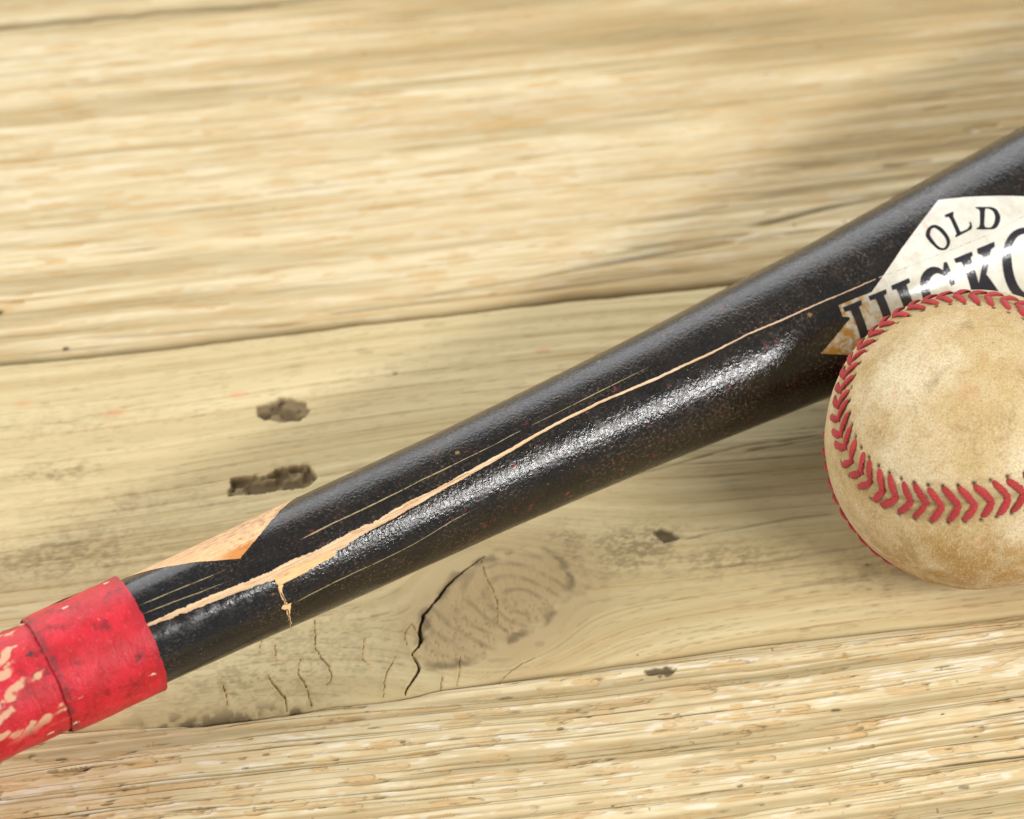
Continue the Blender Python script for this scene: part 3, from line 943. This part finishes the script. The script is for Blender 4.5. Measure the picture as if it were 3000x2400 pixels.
ss = np.r_[np.linspace(-184, -40, 60), np.linspace(-38, -18, 60)]
wrap = bat_part('grip_wrap', revolve('grip_wrap', ss, np.r_[np.full(118, 0.30), 0.2, 0.1], 128,
                lambda S, T: (0 * S, 0.30 * (fbm(S * 0.16, T * 0.06, 6, 3) - 0.5) + 0.22 * sstep(0.10, 0.0, np.abs(((S / 21.0 + T / 360.0) % 1) - 0.5)))),
                mat_tape('worn_red_wrap', True), label='faded red wrap with cream streaks at the handle end')
ss = np.r_[-23.6, -23.5, np.linspace(-23.2, -0.6, 60), np.linspace(-0.5, 0.05, 5), 0.08, 0.1]
dr = np.r_[0.7, 1.05, np.full(60, 1.35), np.full(5, 1.36), 0.9, 0.05]
dr[2:12] -= 0.28 * np.linspace(1, 0, 10) ** 2
band = bat_part('grip_band', revolve('grip_band', ss, dr, 160, edge_wob(0.75, 4)), mat_tape('red_cloth_tape', False), label='solid red tape band with a ragged front edge')


# strips that follow the grain of the bat
def resample(P, step):
    P = np.asarray(P, float)
    n = max(2, int((P[-1, 0] - P[0, 0]) / step))
    s = np.linspace(P[0, 0], P[-1, 0], n)
    return s, np.interp(s, P[:, 0], P[:, 1])


def strip(name, s, lo, hi, prof, mat, seed=0, jag=0.0, label=None, parent=bat):
    """ribbon between angles lo and hi at stations s; prof = radial lift across it"""
    k = np.asarray(prof).shape[-1]
    mm = np.degrees(1.0 / rad(s)) * (np.interp(s, [55, 95], [1.0, 0.35]) if jag > 0.3 else 1.0)
    j1_ = jag * mm * (np.round(vnoise(s * 0.9, 0 * s, seed) * 3) / 3 - 0.5 + 0.5 * (vnoise(s * 3.1, 0 * s + 5, seed + 1) - 0.5))
    j2_ = jag * mm * (np.round(vnoise(s * 0.8, 0 * s + 9, seed + 2) * 3) / 3 - 0.5 + 0.5 * (vnoise(s * 3.3, 0 * s + 7, seed + 3) - 0.5))
    f = np.linspace(0, 1, k)
    T = (lo + j1_)[:, None] * (1 - f) + (hi + j2_)[:, None] * f
    S = np.broadcast_to(s[:, None], T.shape)
    pr = np.asarray(prof, float)
    D = pr[None, :] if pr.ndim == 1 else pr
    D = D + 0.0 * T
    D[:, 1:-1] += 0.10 * (vnoise(S[:, 1:-1] * 0.25, T[:, 1:-1] * 0.8, seed + 4) - 0.5)
    v = bat_pt(S, T, D).reshape(-1, 3)
    me = np_mesh(name, v, grid_quads(len(s), k)[:, ::-1], {'st': st_of(S, T).reshape(-1, 3)}, smooth=False)
    return bat_part(name, me, mat, parent, label)


SU = [(-2.2, 27.6), (-0.3, 28.1), (3.09, 28.4), (7.72, 27.6), (12.36, 28.6), (16.83, 29.0), (21.63, 29.4), (23.05, 30.24), (28.98, 31.49), (32.07, 31.06), (35.18, 30.62), (38.29, 30.19), (42.74, 31.4), (47.49, 30.46), (52.34, 28.76), (55.82, 29.9), (60.97, 28.74), (62.99, 27.3), (66.2, 26.57), (66.8, 25.9), (71.59, 25.84), (77.85, 25.2), (82.32, 23.3), (84.68, 23.1), (89.35, 21.55), (96.29, 20.1), (101.24, 18.0), (110.95, 15.9), (121.46, 15.6), (136.82, 17.6), (143.6, 17.7), (151.15, 18.3), (162.04, 17.5), (171.16, 19.0), (180.46, 19.7), (191.14, 21.2), (197.3, 21.9)]
SL = [(-2.5, 30.84), (-0.28, 32.09), (4.65, 33.48), (10.45, 35.27), (16.34, 36.51), (22.25, 37.74), (28.03, 40.57), (31.15, 42.0), (36.0, 39.6), (41.0, 39.6), (44, 41.0), (47.2, 42.0), (50.38, 40.89), (50.6, 39.59), (54.43, 37.71), (57.12, 36.93), (62.8, 35.66), (69.23, 33.35), (75.45, 30.58), (81.58, 28.81), (87.75, 27.04), (95.74, 24.3), (102.94, 20.94), (110.34, 19.14), (120.98, 18.4), (136.35, 20.69), (143.12, 20.3), (150.78, 20.6), (161.73, 19.3), (170.84, 20.7), (180.2, 21.1), (190.89, 22.5), (197.15, 22.7)]
s, lo = resample(SU, 0.3)
hi = np.interp(s, [q[0] for q in SL], [q[1] for q in SL])
M_split = mat_split()
hgt = np.interp(s, [0, 20, 45, 60, 90, 130, 197], [0.30, 0.45, 0.62, 0.5, 0.3, 0.16, 0.10])[:, None]
profs = hgt * np.array([0.25, 0.85, 1.0, 0.85, 0.35, 0.1])[None, :] + 0.04
profs[:, 0] = -0.15
profs[:, -1] = -0.15
split = strip('split', s, lo, hi, profs, M_split, 1, 0.42, 'long pale splinter line running along the shaft')
s, lo = resample([(31.2, 38.4), (36.0, 36.4), (41.0, 36.4), (44, 37.6), (47.0, 38.8)], 0.25)
hi = np.interp(s, [31.2, 31.7, 36.3, 41.07, 42.73, 46.6, 47.0], [46, 49.6, 49.3, 47.5, 46.2, 44.5, 42.4])
M_flake = mat_bare('torn_wood', (226, 178, 118), (248, 214, 162), (230, 186, 134))
M_flake = M_flake[0].out(M_flake[2], 0.75, 0.2, M_flake[3])
strip('torn_flake', s, lo, hi, [-0.1, 0.10, 0.12, 0.11, 0.10, 0.08, -0.15], M_flake, 5, 0.25)

t_ = NT('crack_shade')
M_dark = t_.out(t_.mix(t_.noise(t_.attr('st', True), 1.5), lin(20, 15, 10), lin(70, 50, 30)), 0.9, 0.1)
s, lo = resample(SL, 0.4)
gap_w = np.degrees(1.0 / rad(s)) * 0.24 * sstep(0.30, 0.60, vnoise(s * 0.14, 0 * s + 4, 2)) * sstep(196, 150, s) + 0.02
strip('gap_shade', s, lo - 0.3 * gap_w, lo + gap_w, [0.02, 0.09, 0.03], M_dark, 7, 0.10)  # dark strip on the surface, painted shade to give the split depth
for sa, sb, off, wv in ((4, 15, 2.4, 0.9), (13, 27, 3.4, 1.2), (24, 38, 2.6, 1.0), (40, 55, 2.8, 1.0), (52, 70, 2.2, 0.7), (66, 84, 1.6, 0.6)):
    s = np.linspace(sa, sb, 60)
    lo = np.interp(s, [q[0] for q in SU], [q[1] for q in SU]) + off + 1.2 * (s - sa) / (sb - sa)
    f = sstep(0, 0.25, (s - sa) / (sb - sa)) * sstep(1, 0.6, (s - sa) / (sb - sa))
    strip('splinter', s, lo - 0.5 * wv * f, lo + 0.5 * wv * f + 0.05, [0.35, 0.80, 0.40], M_split, int(sa), 0.12)

M_hair = mat_hair('hairline_wood', (168, 150, 112))


def hair(pts, w, label=None, mat=M_hair, dr=0.05):
    s, th = resample(pts, 0.4)
    th = th + 0.25 * (vnoise(s * 0.6, 0 * s, 3) - 0.5)
    ww = w * np.degrees(1.0 / rad(s)) * (0.55 + 0.6 * vnoise(s * 0.12, 0 * s + 2, 5)) * sstep(s[0] - 1, s[0] + 4, s) * sstep(s[-1] + 1, s[-1] - 8, s)
    return strip('hairline_crack', s, th - ww, th + ww, [dr - 0.06, dr, dr - 0.06], mat, 0, 0.0, label)


hair([(0.5, 7.36), (4.44, 8.2), (8.89, 8.67), (13.28, 9.74), (19.17, 11.13), (22.18, 11.3)], 0.17)
hair([(40.5, 15.9), (41.7, 15.63), (48.81, 14.5), (56.89, 14.5), (62.84, 13.75), (67.26, 13.4), (73.42, 12.0), (77.8, 12.0), (85.68, 11.06), (92.91, 10.5), (97.54, 9.2), (104.1, 8.68), (111.94, 8.15), (119.94, 7.46), (127.92, 6.62), (135.96, 6.33)], 0.17)
hair([(0.42, 17.41), (8.57, 19.48), (14.92, 21.8), (20.82, 23.11), (22.73, 23.64)], 0.14)
hair([(33.72, 73.15), (38.37, 71.36), (44.22, 69.8), (50.02, 69.3), (55.79, 69.4), (64.66, 67.8), (69.22, 65.61), (75.42, 62.0), (80.81, 60.4), (83.22, 60.06)], 0.12)


# crack across the grain with its torn fibres
def cross_strip(name, pts, w, prof, mat, jag, seed, label=None):
    P = np.asarray(pts, float)
    th = np.linspace(P[0, 1], P[-1, 1], 120)
    s0 = np.interp(th, P[:, 1], P[:, 0])
    k = len(prof)
    f = np.linspace(-1, 1, k)
    wl = w * (0.5 + jag * vnoise(th * 0.45, 0 * th, seed))
    wr = w * (0.5 + jag * vnoise(th * 0.45, 0 * th + 9, seed + 1))
    S = s0[:, None] + np.where(f < 0, wl[:, None] * f, wr[:, None] * f)
    T = np.broadcast_to(th[:, None], S.shape)
    D = np.asarray(prof, float)[None, :] + 0 * S
    me = np_mesh(name, bat_pt(S, T, D).reshape(-1, 3), grid_quads(len(th), k), {'st': st_of(S, T).reshape(-1, 3)}, smooth=False)
    return bat_part(name, me, mat, label=label)


CR = [(31.9, 46.0), (31.5, 51.67), (31.57, 57.99), (31.66, 64.58), (31.8, 71.71), (31.81, 77.63), (31.88, 89.57), (32.34, 108.16), (32.93, 123.28), (33.0, 135)]
cross_strip('cross_crack', CR, 0.30, [-0.1, 0.07, 0.07, 0.07, -0.1], M_flake, 1.5, 3, 'crooked crack across the shaft')
cross_strip('gap_shade', [(q[0] + 0.08 * (-1) ** i, q[1]) for i, q in enumerate(CR[1:])], 0.10, [0.09, 0.10, 0.09], M_dark, 1.2, 5)  # dark strip on top of the crack, its inner shade painted in


# flat outlines laid onto the bat
def spl(P, n=6):
    P = np.asarray(P, float)
    N = len(P)
    out = []
    for i in range(N):
        p0, p1, p2, p3 = P[i - 1], P[i], P[(i + 1) % N], P[(i + 2) % N]
        for t in np.linspace(0, 1, n, endpoint=False):
            out.append(0.5 * ((2 * p1) + (-p0 + p2) * t + (2 * p0 - 5 * p1 + 4 * p2 - p3) * t * t + (-p0 + 3 * p1 - 3 * p2 + p3) * t ** 3))
    return np.array(out)


def drape(name, loops, dr, mat, parent=bat, label=None, maxlen=1.1):
    K = 0.36
    bm = bmesh.new()
    for P in loops:
        vs = [bm.verts.new((float(a), float(b) * K, 0)) for a, b in P]
        for i in range(len(vs)):
            bm.edges.new((vs[i], vs[(i + 1) % len(vs)]))
    bmesh.ops.triangle_fill(bm, use_beauty=True, use_dissolve=False, edges=bm.edges[:])
    for _ in range(8):
        long = [e for e in bm.edges if e.calc_length() > maxlen]
        if not long:
            break
        bmesh.ops.subdivide_edges(bm, edges=long, cuts=1, use_grid_fill=False)
        bmesh.ops.triangulate(bm, faces=[f for f in bm.faces if len(f.verts) > 3])
    bmesh.ops.recalc_face_normals(bm, faces=bm.faces[:])
    me = bpy.data.meshes.new(name)
    co = np.array([v.co[:] for v in bm.verts])
    s, th = co[:, 0], co[:, 1] / K
    w = bat_pt(s, th, dr)
    for v, q in zip(bm.verts, w):
        v.co = q
    for f in bm.faces:
        f.smooth = True
    bm.normal_update()
    c = bat_pt(s.mean(), th.mean(), 0) - bat_pt(s.mean(), th.mean(), 1)
    if len(bm.faces) and sum(f.normal.dot(Vector(c)) * f.calc_area() for f in bm.faces) > 0:
        bmesh.ops.reverse_faces(bm, faces=bm.faces[:])
    bm.to_mesh(me)
    bm.free()
    at = me.attributes.new('st', 'FLOAT_VECTOR', 'POINT')
    at.data.foreach_set('vector', st_of(s, th).astype(np.float32).ravel())
    o = bat_part(name, me, mat, parent, label)
    bpy.context.view_layer.update()
    return o


PATCH = [(1.0, -56), (5.96, -38.8), (13.42, -19.44), (16.99, -12.66), (20.82, -3.23), (24.57, 3.92), (26.31, 7.23), (27.67, 3.52), (30.93, -3.33), (34.02, -11.39), (37.88, -21.09), (42.92, -37.47), (46.36, -49.21), (49, -66), (46, -96), (30, -112), (10, -100), (-1, -80)]
pp = np.array(PATCH)
pl = []
for i in range(len(pp)):
    a, b = pp[i], pp[(i + 1) % len(pp)]
    for f in np.linspace(0, 1, 10, endpoint=False):
        q = a * (1 - f) + b * f
        if a[1] > -58 and b[1] > -58:
            q = q + np.array([0.30, 1.1]) * (fbm(q[0] * 0.9, q[1] * 0.25, 2, 3) - 0.5) + np.array([0.2, 0.7]) * (vnoise(q[0] * 2.6, q[1] * 0.8, 4) - 0.5)
        pl.append(tuple(q))
drape('bare_patch', [pl], 0.05, mat_patch(), label='bare honey coloured wood showing through the lacquer')
drape('torn_fibre', [[(30.7, 70.2), (31.1, 69.0), (31.5, 69.6), (31.9, 71.0), (32.5, 70.4), (33.1, 71.0), (32.8, 72.6), (32.7, 75.5), (32.35, 79.06), (32.2, 83.9), (31.95, 82), (32.0, 77.25), (31.6, 75.2), (31.1, 75.6), (30.9, 74.0), (30.4, 72.8)]], 0.16, M_flake)
drape('torn_fibre', [[(31.2, 49.5), (31.95, 46.5), (32.6, 49.4), (32.0, 52.5), (31.6, 56.5), (31.3, 53)]], 0.16, M_flake)

# label with its lettering
CS = 223.6
M_label, M_ink = mat_label(), mat_ink()
DIA = [(176.86, 57.2), (185.0, 44.0), (195.59, 28.6), (207.32, 10.2), (216.13, -2.0), (CS, -12.04), (234.5, 4.4), (252, 30.0), (270.3, 57.2), (247, 92), (CS, 126.4), (200, 92)]
label = drape('bat_label', [DIA], 0.07, M_label, label='white diamond label with black lettering, stained ochre at its left tip', maxlen=1.4)
HL = [(186.3, 31.2), (191.5, 31.8), (191.2, 35.3), (190.2, 35.9), (190.2, 55), (195, 55), (195, 35.6), (193.5, 35.2), (193.5, 31.6), (198.5, 32.3), (198.2, 35.4), (197.3, 35.8), (197.3, 79), (198.5, 79.5), (198.5, 83), (193.5, 83), (193.5, 79.5), (195, 79), (195, 59.5), (190.2, 59.5), (190.2, 79), (191.5, 79.5), (191.5, 83), (186.3, 83), (186.3, 79.5), (187.9, 79), (187.9, 35.6), (186.4, 35)]
drape('letter_outline', [[(185.6, 28.3), (192.1, 29.2), (192.9, 29.6), (199, 29.9), (199, 85), (185.4, 85), (185.4, 77.5), (186.9, 77), (186.9, 57), (186.9, 40), (185.4, 37.5)]], 0.10, M_label, label)


def letter(txt, loops):
    o = drape('letter', loops, 0.135, M_ink, label)
    o['label'] = 'black letter ' + txt
    return o


def ell(cx, cy, rx, ry, n=40):
    return [(cx + rx * math.cos(a), cy + ry * math.sin(a)) for a in np.linspace(0, 2 * math.pi, n, endpoint=False)]


letter('H', [HL])
letter('I', [[(200, 31.6), (205, 31.9), (204.9, 35.1), (203.7, 35.5), (203.3, 79), (204.9, 79.5), (204.9, 83), (199.8, 83), (199.8, 79.5), (201, 79), (200.9, 35.5), (199.8, 34.8)]])
letter('C', [[(213.9, 36.9), (213.1, 33.7), (212.3, 32.2), (211.5, 31.4), (210.6, 31.3), (209.8, 31.8), (208.8, 33), (207.9, 35), (207.2, 38), (206.7, 42), (206.4, 48), (206.3, 57), (206.7, 70), (208.2, 79), (210.5, 83), (213, 82), (215, 76), (215.6, 68), (214.6, 67), (213.3, 74), (211.5, 78), (210.3, 76), (209, 68), (208.6, 57), (208.7, 50), (208.9, 44.8), (209.2, 42), (209.6, 40), (210.2, 38.2), (210.9, 37.2), (211.6, 36.9), (212.2, 37.1), (212.8, 38.2), (213.2, 39.6), (213.7, 42), (214.1, 45), (214.5, 49.3), (215.65, 48.6), (215.7, 32.6), (214.9, 32.3)]])
letter('K', [[(217.7, 32.9), (222.75, 33.4), (222.6, 36), (221.8, 36.8), (221.6, 55), (225, 39), (223.9, 36.3), (224.3, 33.2), (229.2, 33.7), (228.8, 36.7), (227.6, 37.5), (224.2, 51.3), (228.3, 79), (229.3, 79.5), (229.3, 83), (224.5, 83), (222.6, 62), (221.8, 66), (221.8, 79), (222.8, 79.5), (222.8, 83), (217.7, 83), (217.7, 79.5), (219.2, 79), (219.2, 36.8), (217.7, 36)]])
letter('O of the long word', [ell(236.0, 57.5, 7.35, 25), ell(236.2, 57.5, 4.9, 20.8)])
letter('O of the short word', [spl([(214.53, 9.23), (215.77, 5.76), (217.29, 4.63), (218.37, 5.95), (219.12, 9.83), (219.33, 15.52), (219.16, 20.02), (218.47, 22.9), (217.33, 24.81), (216.06, 24.3), (215.07, 21.83), (214.44, 15.79), (214.31, 11.43)], 3),
                               spl([(215.6, 10.01), (216.48, 7.43), (217.4, 7.1), (217.89, 9.17), (218.25, 13.57), (218.33, 18.12), (217.91, 21.39), (216.97, 23.22), (216.16, 22.52), (215.57, 19.43), (215.37, 14.7), (215.41, 11.43)], 3)])
letter('L', [[(221.86, 2.01), (221.54, 3.85), (222.31, 4.7), (222.38, 6.14), (221.5, 18.15), (220.85, 19.22), (220.81, 20.3), (225.41, 19.89), (226.01, 18.42), (226.38, 15.02), (225.99, 14.9), (225.62, 17.1), (224.61, 18.48), (222.75, 18.45), (222.65, 17.21), (223.35, 6.75), (223.56, 5.32), (224.14, 3.56), (224.12, 2.52)]])
letter('D', [[(229.71, 7.1), (229.58, 8.17), (230.04, 9.71), (229.94, 11.22), (228.0, 19.49), (227.44, 20.68), (226.77, 20.57), (226.6, 21.42), (228.0, 23.4), (229.51, 25.12), (230.3, 26.0), (230.9, 26.2), (231.7, 25.7), (232.31, 24.7), (233.0, 23.2), (233.4, 21.96), (233.8, 20), (233.89, 18.57), (233.95, 16.4), (233.85, 14.69), (233.5, 13.1), (232.89, 11.76)],
             [(231.44, 11.37), (231.95, 11.9), (232.37, 12.69), (232.7, 14.3), (232.83, 16.02), (232.7, 17.8), (232.48, 19.32), (232.0, 21.1), (231.48, 22.48), (230.9, 23.6), (230.26, 24.23), (229.7, 23.9), (229.12, 23.15), (228.81, 22.03), (229.09, 20.17)]])
M_fold = mat_hair('label_fold', (206, 200, 186))
s, th = resample([(198.2, 22.3), (204.31, 24.03), (216.82, 26.28), (228.95, 28.0), (239.28, 26.8), (250, 26)], 0.5)
ww = 0.07 * np.degrees(1 / rad(s))
strip('label_fold', s, th - ww, th + ww, [0.08, 0.12, 0.08], M_fold, 0, 0.0, None, label)

# ------------------------------------------------------------------ baseball
BR = 35.93
BC = np.array([110.3, -38.3, BR])
BM = np.array([[-0.084467, -0.11497, 0.989771], [-0.878677, -0.459827, -0.128399], [0.469886, -0.880535, -0.062181]])
ball = thing('baseball', 'worn tan leather baseball with red stitching resting against the bat', 'baseball', (BC[0] * MM, BC[1] * MM, 0))
bpy.context.view_layer.update()


def seam(t):
    b_, e_, c_, d_ = 0.579782, -0.013595, 1.246194, -0.038131
    q = np.stack([np.cos(t) + b_ * np.cos(3 * t) + e_ * np.cos(5 * t), np.sin(t) - b_ * np.sin(3 * t) + e_ * np.sin(5 * t), c_ * np.sin(2 * t) + d_ * np.sin(6 * t)], 1)
    q /= np.linalg.norm(q, axis=1, keepdims=True)
    return q @ BM.T


tt = np.linspace(0, 2 * np.pi, 6001)
cv = seam(tt)
arc = np.r_[0, np.cumsum(np.linalg.norm(np.diff(cv, axis=0), axis=1))] * BR
NST = int(round(arc[-1] / 3.78))
pos = (np.arange(NST) + 0.35) / NST * arc[-1]
ts = np.interp(pos, arc, tt)
Pn = seam(ts)
Tn = seam(ts + 1e-4) - seam(ts - 1e-4)
Tn /= np.linalg.norm(Tn, axis=1, keepdims=True)
Bn = np.cross(Pn, Tn)
HOLE_OFF, LAG = 4.3, 2.4
holes = np.concatenate([Pn * BR + sg * Bn * (HOLE_OFF + 0.45) - Tn * (LAG + 0.25) for sg in (1, -1)])
holes /= np.linalg.norm(holes, axis=1, keepdims=True)

NU, NV = 520, 260
lon = np.linspace(0, 2 * np.pi, NU + 1)
lat = np.linspace(0.004, np.pi - 0.004, NV)
LA, LO = np.meshgrid(lat, lon, indexing='ij')
D = np.stack([np.sin(LA) * np.cos(LO), np.sin(LA) * np.sin(LO), np.cos(LA)], -1).reshape(-1, 3)
sm_pts = seam(np.interp(np.linspace(0, arc[-1], 420, endpoint=False), arc, tt))
sdst = np.empty(len(D))
hdst = np.empty(len(D))
for i in range(0, len(D), 20000):
    sdst[i:i + 20000] = np.sqrt(np.maximum(0, 2 - 2 * (D[i:i + 20000] @ sm_pts.T).max(1))) * BR
    hdst[i:i + 20000] = np.sqrt(np.maximum(0, 2 - 2 * (D[i:i + 20000] @ holes.T).max(1))) * BR
lump = 0.35 * (fbm(D[:, 0] * 4 + 9, D[:, 1] * 4 + D[:, 2] * 3, 2, 3) - 0.5)
r_ = BR - 0.25 + lump + 0.30 * np.exp(-(sdst / 3.2) ** 2) - 0.50 * np.exp(-(sdst / 0.55) ** 2) - 0.75 * np.exp(-(hdst / 0.50) ** 2)
me = np_mesh('leather_cover', D * r_[:, None] * MM, grid_quads(NV, NU + 1)[:, ::-1] if False else grid_quads(NV, NU + 1),
             {'seam': np.exp(-(sdst / 4.2) ** 2) * 0.8 + 0.4 * np.exp(-(sdst / 0.7) ** 2), 'hole': np.exp(-(hdst / 0.52) ** 4) * 0.9})
cover = bpy.data.objects.new('leather_cover', me)
me.materials.append(mat_leather())
COL.objects.link(cover)
cover.parent = ball
cover.location = (0, 0, BR * MM)


def stitch_mesh(side, seed):
    """one thread: from its hole (offset sideways, lagging) to the seam line"""
    rng = np.random.default_rng(seed)
    n, k = 12, 8
    f = np.linspace(0, 1, n)
    a = np.array([-LAG + rng.normal(0, 0.15), side * (HOLE_OFF + rng.normal(0, 0.12))])
    b = np.array([0.75 + rng.normal(0, 0.16), side * -0.25])
    path = a[None, :] * (1 - f[:, None]) + b[None, :] * f[:, None]
    path[:, 0] += 0.35 * np.sin(f * np.pi) * (1 if seed % 2 else 0.4)
    lift = 0.36 * np.sin(np.clip(f * 1.15, 0, 1) * np.pi) ** 0.5 - 0.30 * (1 - f) ** 6 - 0.1 * f ** 8
    z = np.sqrt(np.maximum(BR ** 2 - (path ** 2).sum(1), 0)) - BR + lift
    wid = 0.90 * (0.72 + 0.28 * np.sin(f * np.pi) ** 0.7) * np.where(f < 0.08, 0.72, 1) * np.where(f > 0.92, 0.66, 1)
    tan = (b - a) / np.linalg.norm(b - a)
    nor = np.array([-tan[1], tan[0]])
    vs = []
    for i in range(n):
        for j in range(k):
            an = 2 * np.pi * j / k
            w = wid[i] * (1 + 0.10 * rng.normal())
            vs.append((path[i, 0] + nor[0] * w * math.cos(an), path[i, 1] + nor[1] * w * math.cos(an), z[i] + 0.46 * w * math.sin(an)))
    qs = []
    for i in range(n - 1):
        for j in range(k):
            qs.append((i * k + j, i * k + (j + 1) % k, (i + 1) * k + (j + 1) % k, (i + 1) * k + j))
    me = bpy.data.meshes.new('stitch')
    me.from_pydata([tuple(np.array(v) * MM) for v in vs], [], qs + [tuple(range(k))[::-1], tuple(range((n - 1) * k, n * k))])
    for pl in me.polygons:
        pl.use_smooth = True
    me.update()
    return me


M_thread = mat_thread()
var = {sg: [stitch_mesh(sg, 10 * i + (0 if sg > 0 else 5)) for i in range(4)] for sg in (1, -1)}
for ms in var.values():
    for m_ in ms:
        m_.materials.append(M_thread)
rnd = random.Random(4)
for i in range(NST):
    for sg in (1, -1):
        o = bpy.data.objects.new('stitch', rnd.choice(var[sg]))
        COL.objects.link(o)
        o.parent = ball
        mt = Matrix(((Tn[i, 0], Bn[i, 0], Pn[i, 0], Pn[i, 0] * BR * MM), (Tn[i, 1], Bn[i, 1], Pn[i, 1], Pn[i, 1] * BR * MM),
                     (Tn[i, 2], Bn[i, 2], Pn[i, 2], Pn[i, 2] * BR * MM + BR * MM), (0, 0, 0, 1)))
        jit = Matrix.Rotation(rnd.gauss(0, 0.07), 4, 'Z') @ Matrix.Diagonal((1 + rnd.gauss(0, 0.06), 1 + rnd.gauss(0, 0.05), 1 + rnd.gauss(0, 0.05), 1))
        o.matrix_basis = mt @ Matrix.Translation((rnd.gauss(0, 0.12) * MM, 0, BR * MM * 0)) @ jit
print('stitches', NST * 2, 'tris', sum(len(o.data.polygons) * 2 for o in bpy.data.objects if o.type == 'MESH'))
